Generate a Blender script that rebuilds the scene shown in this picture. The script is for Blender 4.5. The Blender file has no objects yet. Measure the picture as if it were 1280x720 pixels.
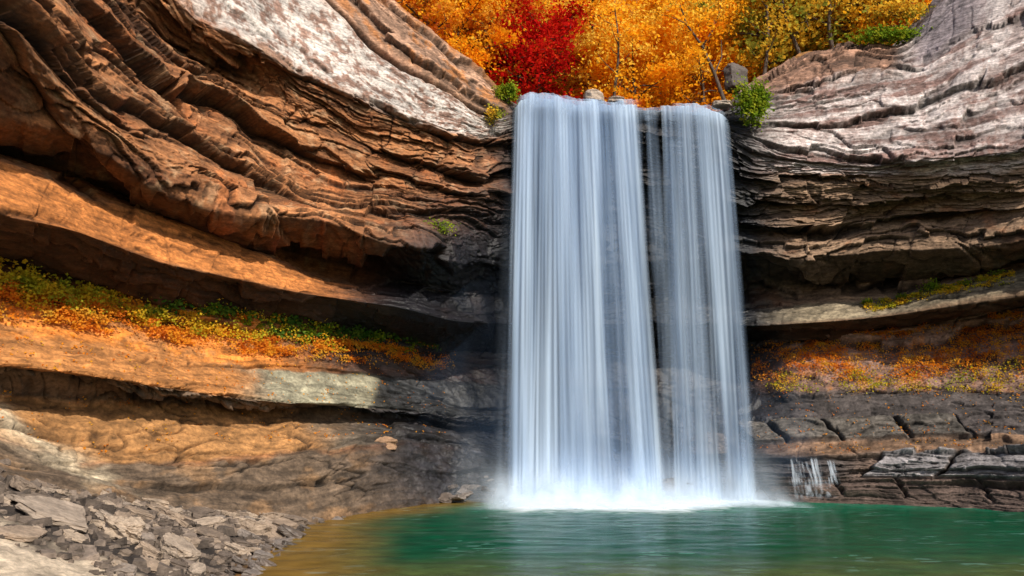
import bpy, math, random
import numpy as np
from math import pi, sin, cos, radians

random.seed(7)
rng = np.random.default_rng(11)
scene = bpy.context.scene
COL = scene.collection

# ------------------------------------------------------------------ camera
CAM_Z = 3.0
PITCH = radians(12.0)
F = 853.33
cd = bpy.data.cameras.new("camera")
cam = bpy.data.objects.new("camera", cd)
COL.objects.link(cam)
cam.location = (0, 0, CAM_Z)
cam.rotation_euler = (pi/2 + PITCH, 0, 0)
cd.lens = 24.0
cd.sensor_width = 36.0
cd.clip_start = 0.1
cd.clip_end = 2000
scene.camera = cam
CP, SP = cos(PITCH), sin(PITCH)

def at(px, py, Y):
    """photo pixel + distance ahead -> world point"""
    a = 360.0 - np.asarray(py, float)
    fwd = F*CP - a*SP
    up = a*CP + F*SP
    return (Y*(np.asarray(px, float)-640)/fwd, Y+0*fwd, CAM_Z + Y*up/fwd)

def dist_for_z(py, z):
    a = 360.0 - py
    fwd = F*CP - a*SP
    up = a*CP + F*SP
    return (z-CAM_Z)*fwd/up

# ------------------------------------------------------------------ tags
def tag(o, label=None, cat=None, group=None, kind=None):
    if label: o['label'] = label
    if cat: o['category'] = cat
    if group: o['group'] = group
    if kind: o['kind'] = kind
    return o

def empty(name, loc, rz=0):
    o = bpy.data.objects.new(name, None)
    COL.objects.link(o)
    o.location = loc
    o.rotation_euler = (0, 0, rz)
    o.empty_display_size = 0.3
    return o

def mesh_np(name, verts, faces, smooth=True, col=None, alpha=None, mats=None):
    """verts (n,3) array, faces (m,k) array with constant k"""
    verts = np.asarray(verts, np.float32)
    faces = np.asarray(faces, np.int32)
    me = bpy.data.meshes.new(name)
    n, (m, k) = len(verts), faces.shape
    me.vertices.add(n)
    me.vertices.foreach_set("co", verts.ravel())
    me.loops.add(m*k)
    me.loops.foreach_set("vertex_index", faces.ravel())
    me.polygons.add(m)
    me.polygons.foreach_set("loop_start", np.arange(0, m*k, k, dtype=np.int32))
    me.polygons.foreach_set("loop_total", np.full(m, k, np.int32))
    me.update(calc_edges=True)
    me.polygons.foreach_set("use_smooth", np.full(m, smooth, bool))
    if col is not None:
        at_ = me.color_attributes.new("tint", 'FLOAT_COLOR', 'POINT')
        c = np.ones((n, 4), np.float32)
        c[:, :3] = col
        if alpha is not None: c[:, 3] = alpha
        at_.data.foreach_set("color", c.ravel())
    me.validate()
    if mats:
        for mm in (mats if isinstance(mats, (list, tuple)) else [mats]):
            me.materials.append(mm)
    return me

def obj(name, me, parent=None, loc=(0, 0, 0)):
    o = bpy.data.objects.new(name, me)
    COL.objects.link(o)
    o.location = loc
    if parent: o.parent = parent
    return o

# ------------------------------------------------------------------ noise
def _h(ix, iy, seed=0):
    h = (ix.astype(np.int64)*374761393 + iy.astype(np.int64)*668265263 + seed*1442695041) & 0xffffffff
    h = ((h ^ (h >> 13))*1274126177) & 0xffffffff
    h = ((h ^ (h >> 16))*2246822519) & 0xffffffff
    h = h ^ (h >> 15)
    return (h & 0xffffff).astype(np.float64)/float(0xffffff)

def hsh(a, b=0, seed=0):
    a = np.asarray(a); b = np.asarray(b) + np.zeros_like(a)
    return _h(a, b, seed)

def vn(x, y, seed=0):
    """2-D gradient noise, about -1..1"""
    x = np.asarray(x, float); y = np.asarray(y, float) + 0*x
    xi = np.floor(x); yi = np.floor(y)
    xf = x-xi; yf = y-yi
    xi = xi.astype(np.int64); yi = yi.astype(np.int64)
    u = xf*xf*xf*(xf*(xf*6-15)+10); v = yf*yf*yf*(yf*(yf*6-15)+10)
    def g(dx, dy):
        an = _h(xi+dx, yi+dy, seed)*2*pi
        return np.cos(an)*(xf-dx)+np.sin(an)*(yf-dy)
    a = g(0, 0); b = g(1, 0); c = g(0, 1); d = g(1, 1)
    return ((a+(b-a)*u) + ((c+(d-c)*u)-(a+(b-a)*u))*v)*1.5

def fbm(x, y, oct=4, seed=0, gain=0.5, lac=2.03):
    s = 0; a = 1; 
    for i in range(oct):
        s = s + a*vn(x, y, seed+i*17)
        x = x*lac+3.1; y = y*lac+1.7; a *= gain
    return s

def sst(a, b, x):
    t = np.clip((x-a)/(b-a), 0, 1)
    return t*t*(3-2*t)

# ------------------------------------------------------------------ materials
def new_mat(name):
    m = bpy.data.materials.new(name)
    m.use_nodes = True
    nt = m.node_tree
    nt.nodes.clear()
    out = nt.nodes.new("ShaderNodeOutputMaterial")
    return m, nt, out

def N(nt, typ, **kw):
    n = nt.nodes.new(typ)
    for k, v in kw.items():
        if k.startswith('i_'):
            key = k[2:]
            key = int(key) if key.isdigit() else key.replace('_', ' ')
            n.inputs[key].default_value = v
        else:
            setattr(n, k, v)
    return n

def ramp(nt, fac, stops, interp='LINEAR'):
    r = N(nt, "ShaderNodeValToRGB")
    r.color_ramp.interpolation = interp
    e = r.color_ramp.elements
    while len(e) < len(stops): e.new(0.5)
    for i, (p, c) in enumerate(stops):
        e[i].position = p
        e[i].color = (c[0], c[1], c[2], 1) if isinstance(c, (tuple, list)) else (c, c, c, 1)
    nt.links.new(fac, r.inputs[0])
    return r.outputs[0]

def mixc(nt, fac, a, b, mode='MIX'):
    m = N(nt, "ShaderNodeMix", data_type='RGBA', blend_type=mode)
    for idx, v in ((0, fac), (6, a), (7, b)):
        if hasattr(v, 'is_linked') or hasattr(v, 'links'):
            nt.links.new(v, m.inputs[idx])
        else:
            m.inputs[idx].default_value = v if idx == 0 else (*v, 1)
    return m.outputs[2]

def math_(nt, op, a, b=0.0, clamp=False):
    m = N(nt, "ShaderNodeMath", operation=op, use_clamp=clamp)
    for idx, v in ((0, a), (1, b)):
        if hasattr(v, 'links'): nt.links.new(v, m.inputs[idx])
        else: m.inputs[idx].default_value = v
    return m.outputs[0]

def rock_material(name, bump=0.5, strata=5.0):
    m, nt, out = new_mat(name)
    L = nt.links.new
    att = N(nt, "ShaderNodeAttribute", attribute_name="tint")
    tc = N(nt, "ShaderNodeTexCoord")
    mp = N(nt, "ShaderNodeMapping")
    mp.inputs['Scale'].default_value = (1, 1, strata)
    L(tc.outputs['Object'], mp.inputs[0])
    n1 = N(nt, "ShaderNodeTexNoise", i_Scale=1.6, i_Detail=9.0, i_Roughness=0.65)
    L(mp.outputs[0], n1.inputs['Vector'])
    n2 = N(nt, "ShaderNodeTexNoise", i_Scale=7.0, i_Detail=8.0, i_Roughness=0.7)
    L(tc.outputs['Object'], n2.inputs['Vector'])
    c1 = ramp(nt, n1.outputs[0], [(0.30, 0.50), (0.5, 1.0), (0.68, 1.5)])
    c2 = ramp(nt, n2.outputs[0], [(0.32, 0.6), (0.5, 1.0), (0.66, 1.4)])
    a = mixc(nt, 1.0, att.outputs['Color'], c1, 'MULTIPLY')
    a = mixc(nt, 1.0, a, c2, 'MULTIPLY')
    bs = N(nt, "ShaderNodeBsdfPrincipled")
    L(a, bs.inputs['Base Color'])
    # alpha channel of the tint stores dryness: wet rock is glossier
    r = N(nt, "ShaderNodeMapRange", i_1=0.0, i_2=1.0, i_3=0.32, i_4=0.92)
    L(att.outputs['Alpha'], r.inputs[0])
    L(r.outputs[0], bs.inputs['Roughness'])
    bs.inputs['Specular IOR Level'].default_value = 0.35
    b1 = N(nt, "ShaderNodeBump", i_Strength=bump, i_Distance=0.12)
    L(n1.outputs[0], b1.inputs['Height'])
    b2 = N(nt, "ShaderNodeBump", i_Strength=bump, i_Distance=0.05)
    L(n2.outputs[0], b2.inputs['Height'])
    L(b1.outputs[0], b2.inputs['Normal'])
    L(b2.outputs[0], bs.inputs['Normal'])
    L(bs.outputs[0], out.inputs[0])
    return m

M_ROCK = rock_material("sandstone_cliff", 0.6)
M_SHELF = rock_material("sandstone_shelf", 0.6, 1.8)

def leaf_material(name, cols, scale=0.5):
    """cols: list of linear colours blended by position noise + per-leaf tint"""
    m, nt, out = new_mat(name)
    L = nt.links.new
    att = N(nt, "ShaderNodeAttribute", attribute_name="tint")
    sep = N(nt, "ShaderNodeSeparateColor")
    L(att.outputs['Color'], sep.inputs[0])
    geo = N(nt, "ShaderNodeNewGeometry")
    nz = N(nt, "ShaderNodeTexNoise", i_Scale=scale, i_Detail=2.0)
    L(geo.outputs['Position'], nz.inputs['Vector'])
    mr = N(nt, "ShaderNodeMapRange", i_1=0.33, i_2=0.67, i_3=0.0, i_4=1.0)
    L(nz.outputs[0], mr.inputs[0])
    k = math_(nt, 'MULTIPLY', mr.outputs[0], 0.75)
    k2 = math_(nt, 'MULTIPLY', sep.outputs[0], 0.25)
    k = math_(nt, 'ADD', k, k2)
    c = ramp(nt, k, [(i/(len(cols)-1), cc) for i, cc in enumerate(cols)])
    d = N(nt, "ShaderNodeBsdfDiffuse"); L(c, d.inputs[0])
    t = N(nt, "ShaderNodeBsdfTranslucent"); L(c, t.inputs[0])
    mx = N(nt, "ShaderNodeMixShader", i_0=0.45)
    L(d.outputs[0], mx.inputs[1]); L(t.outputs[0], mx.inputs[2])
    L(mx.outputs[0], out.inputs[0])
    return m

ORANGE = leaf_material("orange_leaves", [(0.88, 0.30, 0.012), (0.97, 0.44, 0.015), (0.98, 0.56, 0.03), (0.98, 0.70, 0.12)])
AMBER = leaf_material("amber_leaves", [(0.92, 0.36, 0.012), (0.97, 0.50, 0.02), (0.97, 0.66, 0.08), (0.82, 0.62, 0.10)])
RED = leaf_material("red_leaves", [(0.28, 0.006, 0.006), (0.48, 0.010, 0.008), (0.62, 0.018, 0.010), (0.80, 0.10, 0.015)])
OLIVE = leaf_material("olive_leaves", [(0.20, 0.24, 0.03), (0.34, 0.36, 0.05), (0.85, 0.48, 0.04), (0.30, 0.34, 0.05)])
RUST = leaf_material("rust_leaves", [(0.35, 0.06, 0.015), (0.62, 0.16, 0.015), (0.75, 0.28, 0.02), (0.55, 0.30, 0.04)])
GREEN = leaf_material("green_leaves", [(0.07, 0.14, 0.012), (0.15, 0.25, 0.018), (0.28, 0.35, 0.025), (0.45, 0.43, 0.03)], 2.0)
DKGREEN = leaf_material("dark_green_leaves", [(0.02, 0.06, 0.012), (0.05, 0.14, 0.02), (0.11, 0.22, 0.03), (0.25, 0.30, 0.04)], 1.5)
CREEP = leaf_material("creeper_leaves", [(0.42, 0.10, 0.02), (0.72, 0.22, 0.02), (0.74, 0.34, 0.03), (0.58, 0.38, 0.05)], 1.4)
YGREEN = leaf_material("yellow_green_leaves", [(0.70, 0.36, 0.02), (0.72, 0.46, 0.03), (0.48, 0.44, 0.03), (0.20, 0.27, 0.03)], 1.2)

def bark_material():
    m, nt, out = new_mat("bark")
    L = nt.links.new
    tc = N(nt, "ShaderNodeTexCoord")
    mp = N(nt, "ShaderNodeMapping"); mp.inputs['Scale'].default_value = (6, 6, 1)
    L(tc.outputs['Object'], mp.inputs[0])
    nz = N(nt, "ShaderNodeTexNoise", i_Scale=2.5, i_Detail=6.0)
    L(mp.outputs[0], nz.inputs['Vector'])
    c = ramp(nt, nz.outputs[0], [(0.3, (0.025, 0.017, 0.012)), (0.7, (0.13, 0.09, 0.065))])
    bs = N(nt, "ShaderNodeBsdfPrincipled", i_Roughness=0.9)
    L(c, bs.inputs['Base Color'])
    bp = N(nt, "ShaderNodeBump", i_Strength=0.6, i_Distance=0.05)
    L(nz.outputs[0], bp.inputs['Height']); L(bp.outputs[0], bs.inputs['Normal'])
    L(bs.outputs[0], out.inputs[0])
    return m
BARK = bark_material()

# ------------------------------------------------------------------ the gorge wall
# Each bedding line is a list of (pixel x, pixel y, distance). Distances in metres make
# the real amphitheatre: overhanging beds left and right, an alcove behind the falls.
def wl(pts, z):   # a line whose distance follows from its height
    return [(a, b, dist_for_z(b, z)) for a, b in pts]

LINES = [
 # name, bedding height v, roughness weight, nodes
 ('foot', -0.6, 0.38, [(-300,600,12.5),(0,608,15.6),(150,628,19.0),(300,653,22.3),(400,650,24.6),(520,632,30.0),(640,620,34.5),(800,620,35.0),
      (940,625,32.4),(1000,628,31.6),(1100,631,30.6),(1200,635,29.3),(1280,641,27.5),(1560,672,22.5)]),
 ('slope_top', 2.2, 0.28, [(-300,500,14.0),(0,540,17.6),(60,560,18.6),(130,574,20.0),(200,577,21.5),(300,568,24.2),(400,560,26.6),(500,548,30.2),(560,556,33.0),(640,570,35.2),(800,580,35.5),
      (940,599,32.8),(1000,598,32.2),(1100,600,31.2),(1200,602,30.0),(1280,606,28.4),(1560,625,23.5)]),
 ('crack_foot', 3.9, 0.5, [(-300,450,16.0),(0,496,19.0),(100,505,21.0),(200,509,22.8),(300,514,26.0),(370,514,28.5),(470,520,31.5),(560,530,34.0),(640,540,36.0),(800,560,36.0),
      (940,571,33.2),(1000,570,32.6),(1100,570,31.5),(1200,568,30.2),(1280,568,28.7),(1560,560,24.0)]),
 ('crack_top', 4.4, 0.5, [(-300,395,16.2),(0,456,18.9),(50,461,19.9),(100,466,20.8),(160,478,22.0),(240,490,24.2),(300,499,26.0),(370,505,28.4),(470,511,31.4),(560,520,34.0),(640,530,36.0),(800,545,36.2),
      (940,556,34.2),(1000,556,33.7),(1100,554,32.8),(1200,553,31.5),(1280,551,30.0),(1560,540,25.5)]),
 ('slab_top', 5.3, 0.25, [(-300,370,17.0),(0,435,19.6),(100,445,21.5),(200,462,24.0),(300,478,26.8),(370,486,29.2),(470,495,32.0),(560,505,34.5),(640,512,36.4),(800,520,36.6),
      (940,528,34.8),(1000,524,34.2),(1100,521,33.3),(1200,520,32.0),(1280,516,30.6),(1560,500,26.0)]),
 ('veg_foot', 6.2, 0.3, [(-300,345,18.0),(0,415,20.4),(100,424,22.4),(200,440,25.0),(300,455,27.8),(370,462,30.0),(470,468,32.8),(560,475,35.4),(640,482,37.0),(800,485,37.2),
      (940,489,36.8),(1000,489,36.4),(1100,488,35.6),(1200,489,34.4),(1280,490,33.0),(1560,480,28.0)]),
 ('veg_top', 7.4, 0.4, [(-300,300,18.8),(0,372,21.0),(100,388,23.2),(200,403,25.8),(300,420,28.6),(400,432,31.2),(500,440,33.6),(560,444,35.8),(640,450,37.6),(800,450,37.6),
      (940,438,38.6),(1000,434,38.2),(1100,428,37.6),(1200,416,36.6),(1280,398,35.0),(1560,360,30.0)]),
 ('corner', 7.9, 0.9, [(-300,250,18.8),(0,330,21.4),(100,362,23.8),(200,380,26.2),(300,395,29.0),(400,410,31.8),(500,425,34.0),(560,434,36.0),(640,440,37.8),(800,440,37.8),
      (940,424,39.0),(1000,420,38.6),(1100,411,38.0),(1200,393,36.8),(1280,374,35.2),(1560,330,30.0)]),
 ('band_low', 9.0, 0.35, [(-300,170,12.0),(-100,235,13.4),(0,270,14.8),(60,280,15.8),(100,290,16.6),(200,328,19.4),(300,352,22.0),(400,370,24.8),(500,384,28.0),(560,400,31.5),(640,405,35.0),(800,405,35.8),
      (940,408,34.9),(1000,405,34.4),(1100,396,33.8),(1200,381,32.6),(1280,368,31.2),(1560,320,26.0)]),
 ('band_high', 9.9, 0.4, [(-300,100,13.6),(-100,180,14.8),(0,214,16.2),(60,226,17.0),(100,238,17.9),(200,273,20.6),(300,308,23.2),(400,340,26.0),(500,371,29.2),(560,388,32.5),(640,390,35.4),(800,385,36.0),
      (940,386,36.0),(1000,379,35.6),(1100,370,35.0),(1200,356,33.8),(1280,342,32.4),(1560,290,27.0)]),
 ('recess', 10.5, 1.0, [(-300,70,14.4),(0,200,17.6),(100,226,19.4),(200,262,22.0),(300,298,24.8),(400,328,27.4),(500,352,30.4),(560,362,33.0),(640,365,35.8),(800,365,36.6),
      (940,362,37.0),(1000,358,36.6),(1100,352,36.0),(1200,340,34.8),(1280,328,33.4),(1560,270,28.0)]),
 ('ledge', 11.4, 1.0, [(-300,-20,12.6),(0,142,15.0),(60,160,16.0),(130,186,17.4),(200,234,19.4),(260,255,20.8),(330,268,22.4),(410,277,24.4),(470,300,26.4),(560,325,30.6),(640,335,34.4),(800,325,35.4),
      (940,322,34.0),(1000,325,33.6),(1100,314,33.0),(1200,308,31.8),(1280,300,30.4),(1560,240,25.5)]),
 ('rib', 12.6, 1.1, [(-300,-170,11.0),(0,20,13.0),(60,70,14.6),(110,125,16.4),(200,182,19.2),(300,236,22.4),(410,266,25.2),(500,280,28.4),(640,290,33.8),(800,280,35.2),
      (940,290,34.4),(1000,284,34.0),(1100,270,33.2),(1200,264,32.0),(1280,256,30.8),(1560,190,26.0)]),
 ('beds', 14.2, 1.1, [(-300,-260,12.4),(0,-60,14.2),(100,20,17.0),(160,80,19.2),(250,132,22.0),(350,190,24.8),(430,224,27.0),(520,244,29.6),(640,250,33.2),(800,230,34.8),
      (940,250,33.6),(1000,246,33.2),(1100,240,32.4),(1200,236,31.2),(1280,230,30.2),(1560,140,26.0)]),
 ('upper_beds', 15.8, 1.0, [(-300,-330,12.8),(0,-120,14.4),(130,-20,19.0),(220,60,21.8),(300,96,23.6),(380,140,25.2),(450,170,27.2),(540,196,30.0),(640,205,32.8),(800,180,34.2),
      (940,218,33.0),(1000,222,32.6),(1100,222,31.8),(1200,218,30.6),(1280,214,29.6),(1560,80,25.5)]),
 ('pale_foot', 17.2, 0.8, [(-300,-400,13.2),(0,-170,15.0),(150,-80,18.8),(240,22,21.0),(300,46,22.2),(370,90,24.0),(450,126,26.4),(540,160,29.4),(600,172,31.4),(640,165,32.6),(800,152,33.4),
      (905,165,32.8),(940,188,32.4),(1000,198,32.2),(1100,204,31.4),(1200,196,30.0),(1280,186,29.0),(1560,20,25.0)]),
 ('pale_top', 20.0, 0.6, [(-300,-500,15.0),(0,-260,18.0),(200,-160,22.0),(330,-60,25.4),(410,0,27.4),(470,56,28.8),(560,112,30.8),(610,148,32.2),(640,145,33.0),(800,141,33.2),
      (905,146,33.4),(940,140,33.8),(1000,124,33.6),(1060,112,33.4),(1150,98,32.6),(1220,58,31.6),(1280,22,31.0),(1560,-140,28.0)]),
 ('rim', 22.0, 0.5, [(-300,-560,18.0),(0,-330,21.0),(250,-180,25.6),(430,-45,29.6),(500,4,31.0),(545,38,32.0),(600,90,32.8),(625,118,33.4),(640,134,33.6),(800,136,33.6),
      (905,138,34.0),(935,112,35.0),(1000,68,35.2),(1060,50,35.2),(1130,56,35.0),(1155,28,34.6),(1190,-8,34.2),(1280,-90,33.5),(1560,-260,31.0)]),
]
NAMES = [l[0] for l in LINES]
IDX = {n: i for i, n in enumerate(NAMES)}

px = np.arange(-300, 1561, 1.25)
nc = len(px)
LP = []                       # line curves, (nlines, ncols, 3)
LY = []
def smooth1(a, k=9):
    w = np.hanning(k+2)[1:-1]; w /= w.sum()
    ap = np.concatenate([np.full(k//2, a[0]), a, np.full(k//2, a[-1])])
    return np.convolve(ap, w, 'valid')
for nm, v, w, nodes in LINES:
    nodes = sorted(nodes)
    xs = [n[0] for n in nodes]
    y = smooth1(np.interp(px, xs, [n[1] for n in nodes]), 41)
    D = smooth1(np.interp(px, xs, [n[2] for n in nodes]), 61)
    lft = 1-sst(380, 560, px)
    if 4.0 < v < 8.5: D = D-1.5*lft
    if 5.8 < v < 8.5: D = D-1.6*sst(930, 1000, px)
    if v > 8.5: D = D*(1+0.14*lft)
    LY.append(y)
    LP.append(np.stack(at(px, y, D), -1))
# buried foot and a plateau behind the rim
f = LP[0].copy(); f[:, 2] -= 2.0; f[:, 1] -= 0.5
b1 = LP[-1].copy(); b1[:, 1] += 1.5; b1[:, 2] += 0.1
b2 = LP[-1].copy(); b2[:, 1] += 6.0; b2[:, 2] -= 0.6
LP = np.stack([f]+LP+[b1, b2])
VV = np.array([-3.0]+[l[1] for l in LINES]+[24.0, 30.0])
WW = np.array([0.3]+[l[2] for l in LINES]+[0.5, 0.3])
LYY = np.stack([LY[0]+40]+LY+[LY[-1]-5, LY[-1]-8])
# rows per interval from the mean screen height
rows = []
for i in range(len(VV)-1):
    seg = np.abs(LYY[i+1]-LYY[i])[(px > 0) & (px < 1280)]
    n = int(np.clip(np.percentile(seg, 80)/1.0, 8, 110))
    if i in (0, len(VV)-2): n = 12
    for k in range(n): rows.append(i+k/n)
rows.append(len(VV)-1.0)
rows = np.array(rows)
ri = np.minimum(rows.astype(int), len(VV)-2); rf = rows-ri
V1 = VV[ri]*(1-rf)+VV[ri+1]*rf
W1 = WW[ri]*(1-rf)+WW[ri+1]*rf
P = LP[ri]*(1-rf)[:, None, None]+LP[ri+1]*rf[:, None, None]        # (nr,nc,3)
nr = len(rows)
SY = LYY[ri]*(1-rf)[:, None]+LYY[ri+1]*rf[:, None]
# along-wall coordinate in metres
plan = LP[IDX['band_low']+1][:, :2]
Uc = np.concatenate([[0], np.cumsum(np.linalg.norm(np.diff(plan, axis=0), axis=1))])
U = np.broadcast_to(Uc, (nr, nc)).copy()
V = np.broadcast_to(V1[:, None], (nr, nc)).copy()
PX = np.broadcast_to(px, (nr, nc))
R = np.broadcast_to(rows[:, None], (nr, nc))      # line index + 1 + fraction
# real heights make beds regular metres thick
def near_line(name, name2=None):
    """0..1 inside the interval name..name2 in row coordinate"""
    a = IDX[name]+1; b = IDX[name2]+1
    return a, b
# smooth normals
du = np.gradient(P, axis=1); dv = np.gradient(P, axis=0)
nrm = np.cross(du, dv)
nrm /= np.linalg.norm(nrm, axis=2, keepdims=True)+1e-9
if nrm[nr//2, nc//2, 1] > 0: nrm = -nrm
def boxrow(a, k):
    c = np.cumsum(np.concatenate([np.repeat(a[:1], k, 0), a, np.repeat(a[-1:], k, 0)], 0), 0)
    return (c[2*k:]-c[:-2*k])[:a.shape[0]]/(2*k)
nrm = boxrow(nrm, 14)
nrm /= np.linalg.norm(nrm, axis=2, keepdims=True)+1e-9

fold = np.exp(-((PX-230)/190.0)**2)*sst(10.2, 12.0, V)*(1-sst(16.0, 17.4, V))
warpV = V + 0.35*fbm(U/7.0, V/3.0, 3, 5) + fold*0.75*fbm(U/4.5+V*0.35, V/3.2, 2, 9)

def beds(U, V, thick, blk, seed, crk=0.25, under=0.10):
    s = V/thick
    s = s + 0.9*vn(s*0.45, 0.3+0*s, seed) + 0.45*vn(U/(blk*2.0), s*0.5, seed+1)
    k = np.floor(s); f = s-k
    ki = k.astype(np.int64)
    h = vn(U/(blk*2.2)+hsh(ki, 0, seed)*57, k*3.17, seed+2)
    # how far this bed sticks out here: beds pinch out along the wall
    amp = np.clip(0.55+0.9*vn(U/(blk*1.6)+hsh(ki, 5, seed)*91, k*1.71, seed+6), 0.05, 1.3)
    w = blk*(0.5+1.3*hsh(ki, 1, seed))
    uu = U/w + hsh(ki, 2, seed)*31 + 0.35*vn(U/blk*1.3, s*0.8, seed+3) + 0.25*f*(hsh(ki, 3, seed)-0.5)*4
    j = np.floor(uu); g = uu-j
    r = hsh(ki, j.astype(np.int64), seed+4)-0.5
    tiltb = (hsh(ki, j.astype(np.int64), seed+8)-0.5)*(g-0.5)
    edge = np.minimum(g, 1-g)*w
    crack = np.exp(-(edge/(0.05*thick+0.012))**2)*(hsh(ki, np.floor(uu+0.5).astype(np.int64), seed+9) > 0.55)
    # sharp underside, then a top that slopes back: a plate seen from below
    prof = sst(0.0, under, f)*(1-f)**0.75
    return 0.55*h + 0.60*r*amp + 0.7*tiltb + 1.25*amp*(prof-0.5) - crk*crack, prof, crack, amp

def fault(U, V, w, seed):
    q_ = U/w+0.35*V/w*np.sign(np.sin(seed))+0.5*vn(U/w*0.6, V/w*0.9, seed)
    return hsh(np.floor(q_).astype(np.int64), np.floor(V/(w*0.9)+0.4*vn(U/w, V/w, seed+2)).astype(np.int64), seed)-0.5
def ridged(x, y, o, seed):
    s_ = 0; a_ = 1.0
    for i_ in range(o):
        s_ = s_ + a_*(1-2*np.abs(vn(x, y, seed+i_*13))); a_ *= 0.5
        x = x*2.07+1.3; y = y*2.07+4.1
    return s_
flt = fault(U, V, 2.6, 401); flt2 = fault(U, V, 1.05, 403)
jag = 0.13*(ridged(U/3.6+0.3*V, V/1.1, 4, 410)-0.4)+0.03*vn(U/0.5, V/0.5, 415)
upz = sst(7.8, 9.0, V)+0.5*sst(900, 960, PX)*(1-sst(7.8, 9.0, V))
warpV = warpV + (0.42*flt + 0.16*flt2 + jag)*upz
d1, p1, c1, h1 = beds(U, warpV, 1.55, 5.2, 21, 0.12, 0.06)
d2, p2, c2, h2 = beds(U+0.3*vn(V, U), warpV+0.10*vn(U/1.2, V*1.5, 3), 0.46, 1.9, 41, 0.22, 0.09)
d3, p3, c3, h3 = beds(U, warpV+0.05*vn(U/0.7, V*3, 6), 0.17, 1.7, 61, 0.15, 0.16)
d4, p4, c4, h4 = beds(U+0.2*vn(V*3, U*2), warpV*1.0+0.08*vn(U/0.6, V*3, 8), 0.13, 0.55, 71, 0.5, 0.2)
def ridged(x, y, o, seed):
    s_ = 0; a_ = 1.0
    for i_ in range(o):
        s_ = s_ + a_*(1-2*np.abs(vn(x, y, seed+i_*13))); a_ *= 0.5
        x = x*2.07+1.3; y = y*2.07+4.1
    return s_
fb = 0.5*fbm(U/1.6, V/0.9, 5, 80, 0.5)-0.30*ridged(U/1.9+0.4*V, V/0.9, 5, 85)
fb2 = fbm(U/0.35, V/0.2, 4, 90, 0.55)
big = fbm(U/8.0, V/5.0, 2, 99)

smoothz = np.clip(W1, 0, 1.2)[:, None]
# per-zone roughness refinements
rough = np.broadcast_to(smoothz, (nr, nc)).copy()
left_up = sst(10.0, 10.8, V)
zone_r = sst(880, 960, PX)
lower = 1-sst(7.2, 8.2, V)
rough = np.where((lower > 0.5) & (zone_r > 0.5), np.maximum(rough, 0.42), rough)
palez = sst(17.3, 18.2, V+0.5*fbm(U/2, V, 2, 140))
palez = palez*(1-0.45*sst(880, 960, PX))
hump = sst(900, 940, PX)*(1-sst(1130, 1160, PX))*sst(IDX['pale_top']+1.0, IDX['pale_top']+1.2, R)*(1-sst(IDX['rim']+1.0, IDX['rim']+1.3, R))
lrim = (1-sst(620, 640, PX))*sst(IDX['pale_top']+1.05, IDX['pale_top']+1.2, R)
palez = palez*(1-hump)*(1-0.75*lrim)
rough = rough+0.5*hump
f1 = rough*(1-0.85*palez)
lowl = (1-sst(7.6, 8.4, V))*(1-sst(880, 960, PX))
isoN = fbm(U/1.5+0.5*V, V/0.9, 6, 450, 0.55)-0.35*ridged(U/2.4-0.6*V, V/1.3, 5, 455)
disp = 0.085*lowl*isoN - 0.04*lowl + f1*upz*(0.30*flt+0.14*flt2) + f1*0.95*d1 + rough*(1-0.72*palez)*(1-0.75*lowl)*(0.33-0.06*(PX < 640))*d2 + rough*(1-0.45*palez)*(1-0.6*lowl)*(0.11-0.03*(PX < 640))*d3 + (0.05+0.05*rough)*fb*(1+0.5*palez) + 0.016*(0.3+rough)*fb2 + 0.35*big*(V > 9)
nA_ = fbm(U/2.2, V/1.2, 4, 200)
# cracked black ledge on the left shelf and thin cracks
ck = sst(IDX['crack_foot']+0.85, IDX['crack_foot']+1.1, R)*(1-sst(IDX['crack_top']+1.0, IDX['crack_top']+1.3, R))
ckl = ck*(1-sst(600, 700, PX))
disp -= 0.5*np.exp(-((R-IDX['pale_top']-1+0.06*nA_)/0.045)**2)*(1-sst(600, 640, PX))
disp += ckl*(-0.22+0.30*d4+0.25*d2)
# keep the shelves from poking through the waterline wildly
disp *= sst(0.0, 1.1, R)
Pd = P + nrm*disp[..., None]
# shelves get their cracks along a contour of noise
def crackline(field, width):
    return np.exp(-(field/width)**2)
ckf = crackline(fbm(U/6.0, V/1.1+0.06*U, 3, 130), 0.025)*(1-sst(6.0, 7.0, V))*sst(0.2, 1.0, V+0.5)
ckf *= sst(0.0, 0.25, vn(U/4.0, V/2.0, 133))
ck2 = crackline(fbm(U/9.0, V/2.2+0.05*U, 3, 137)+0.03*vn(U/0.4, V/0.3, 138), 0.02)*(1-sst(3.0, 3.8, V))*sst(0.2, 1.0, V+0.5)*sst(150, 220, PX)*(1-sst(620, 640, PX))
ckf = np.clip(ckf+1.2*ck2, 0, 1.3)
Pd -= nrm*(0.16*ckf)[..., None]

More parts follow.
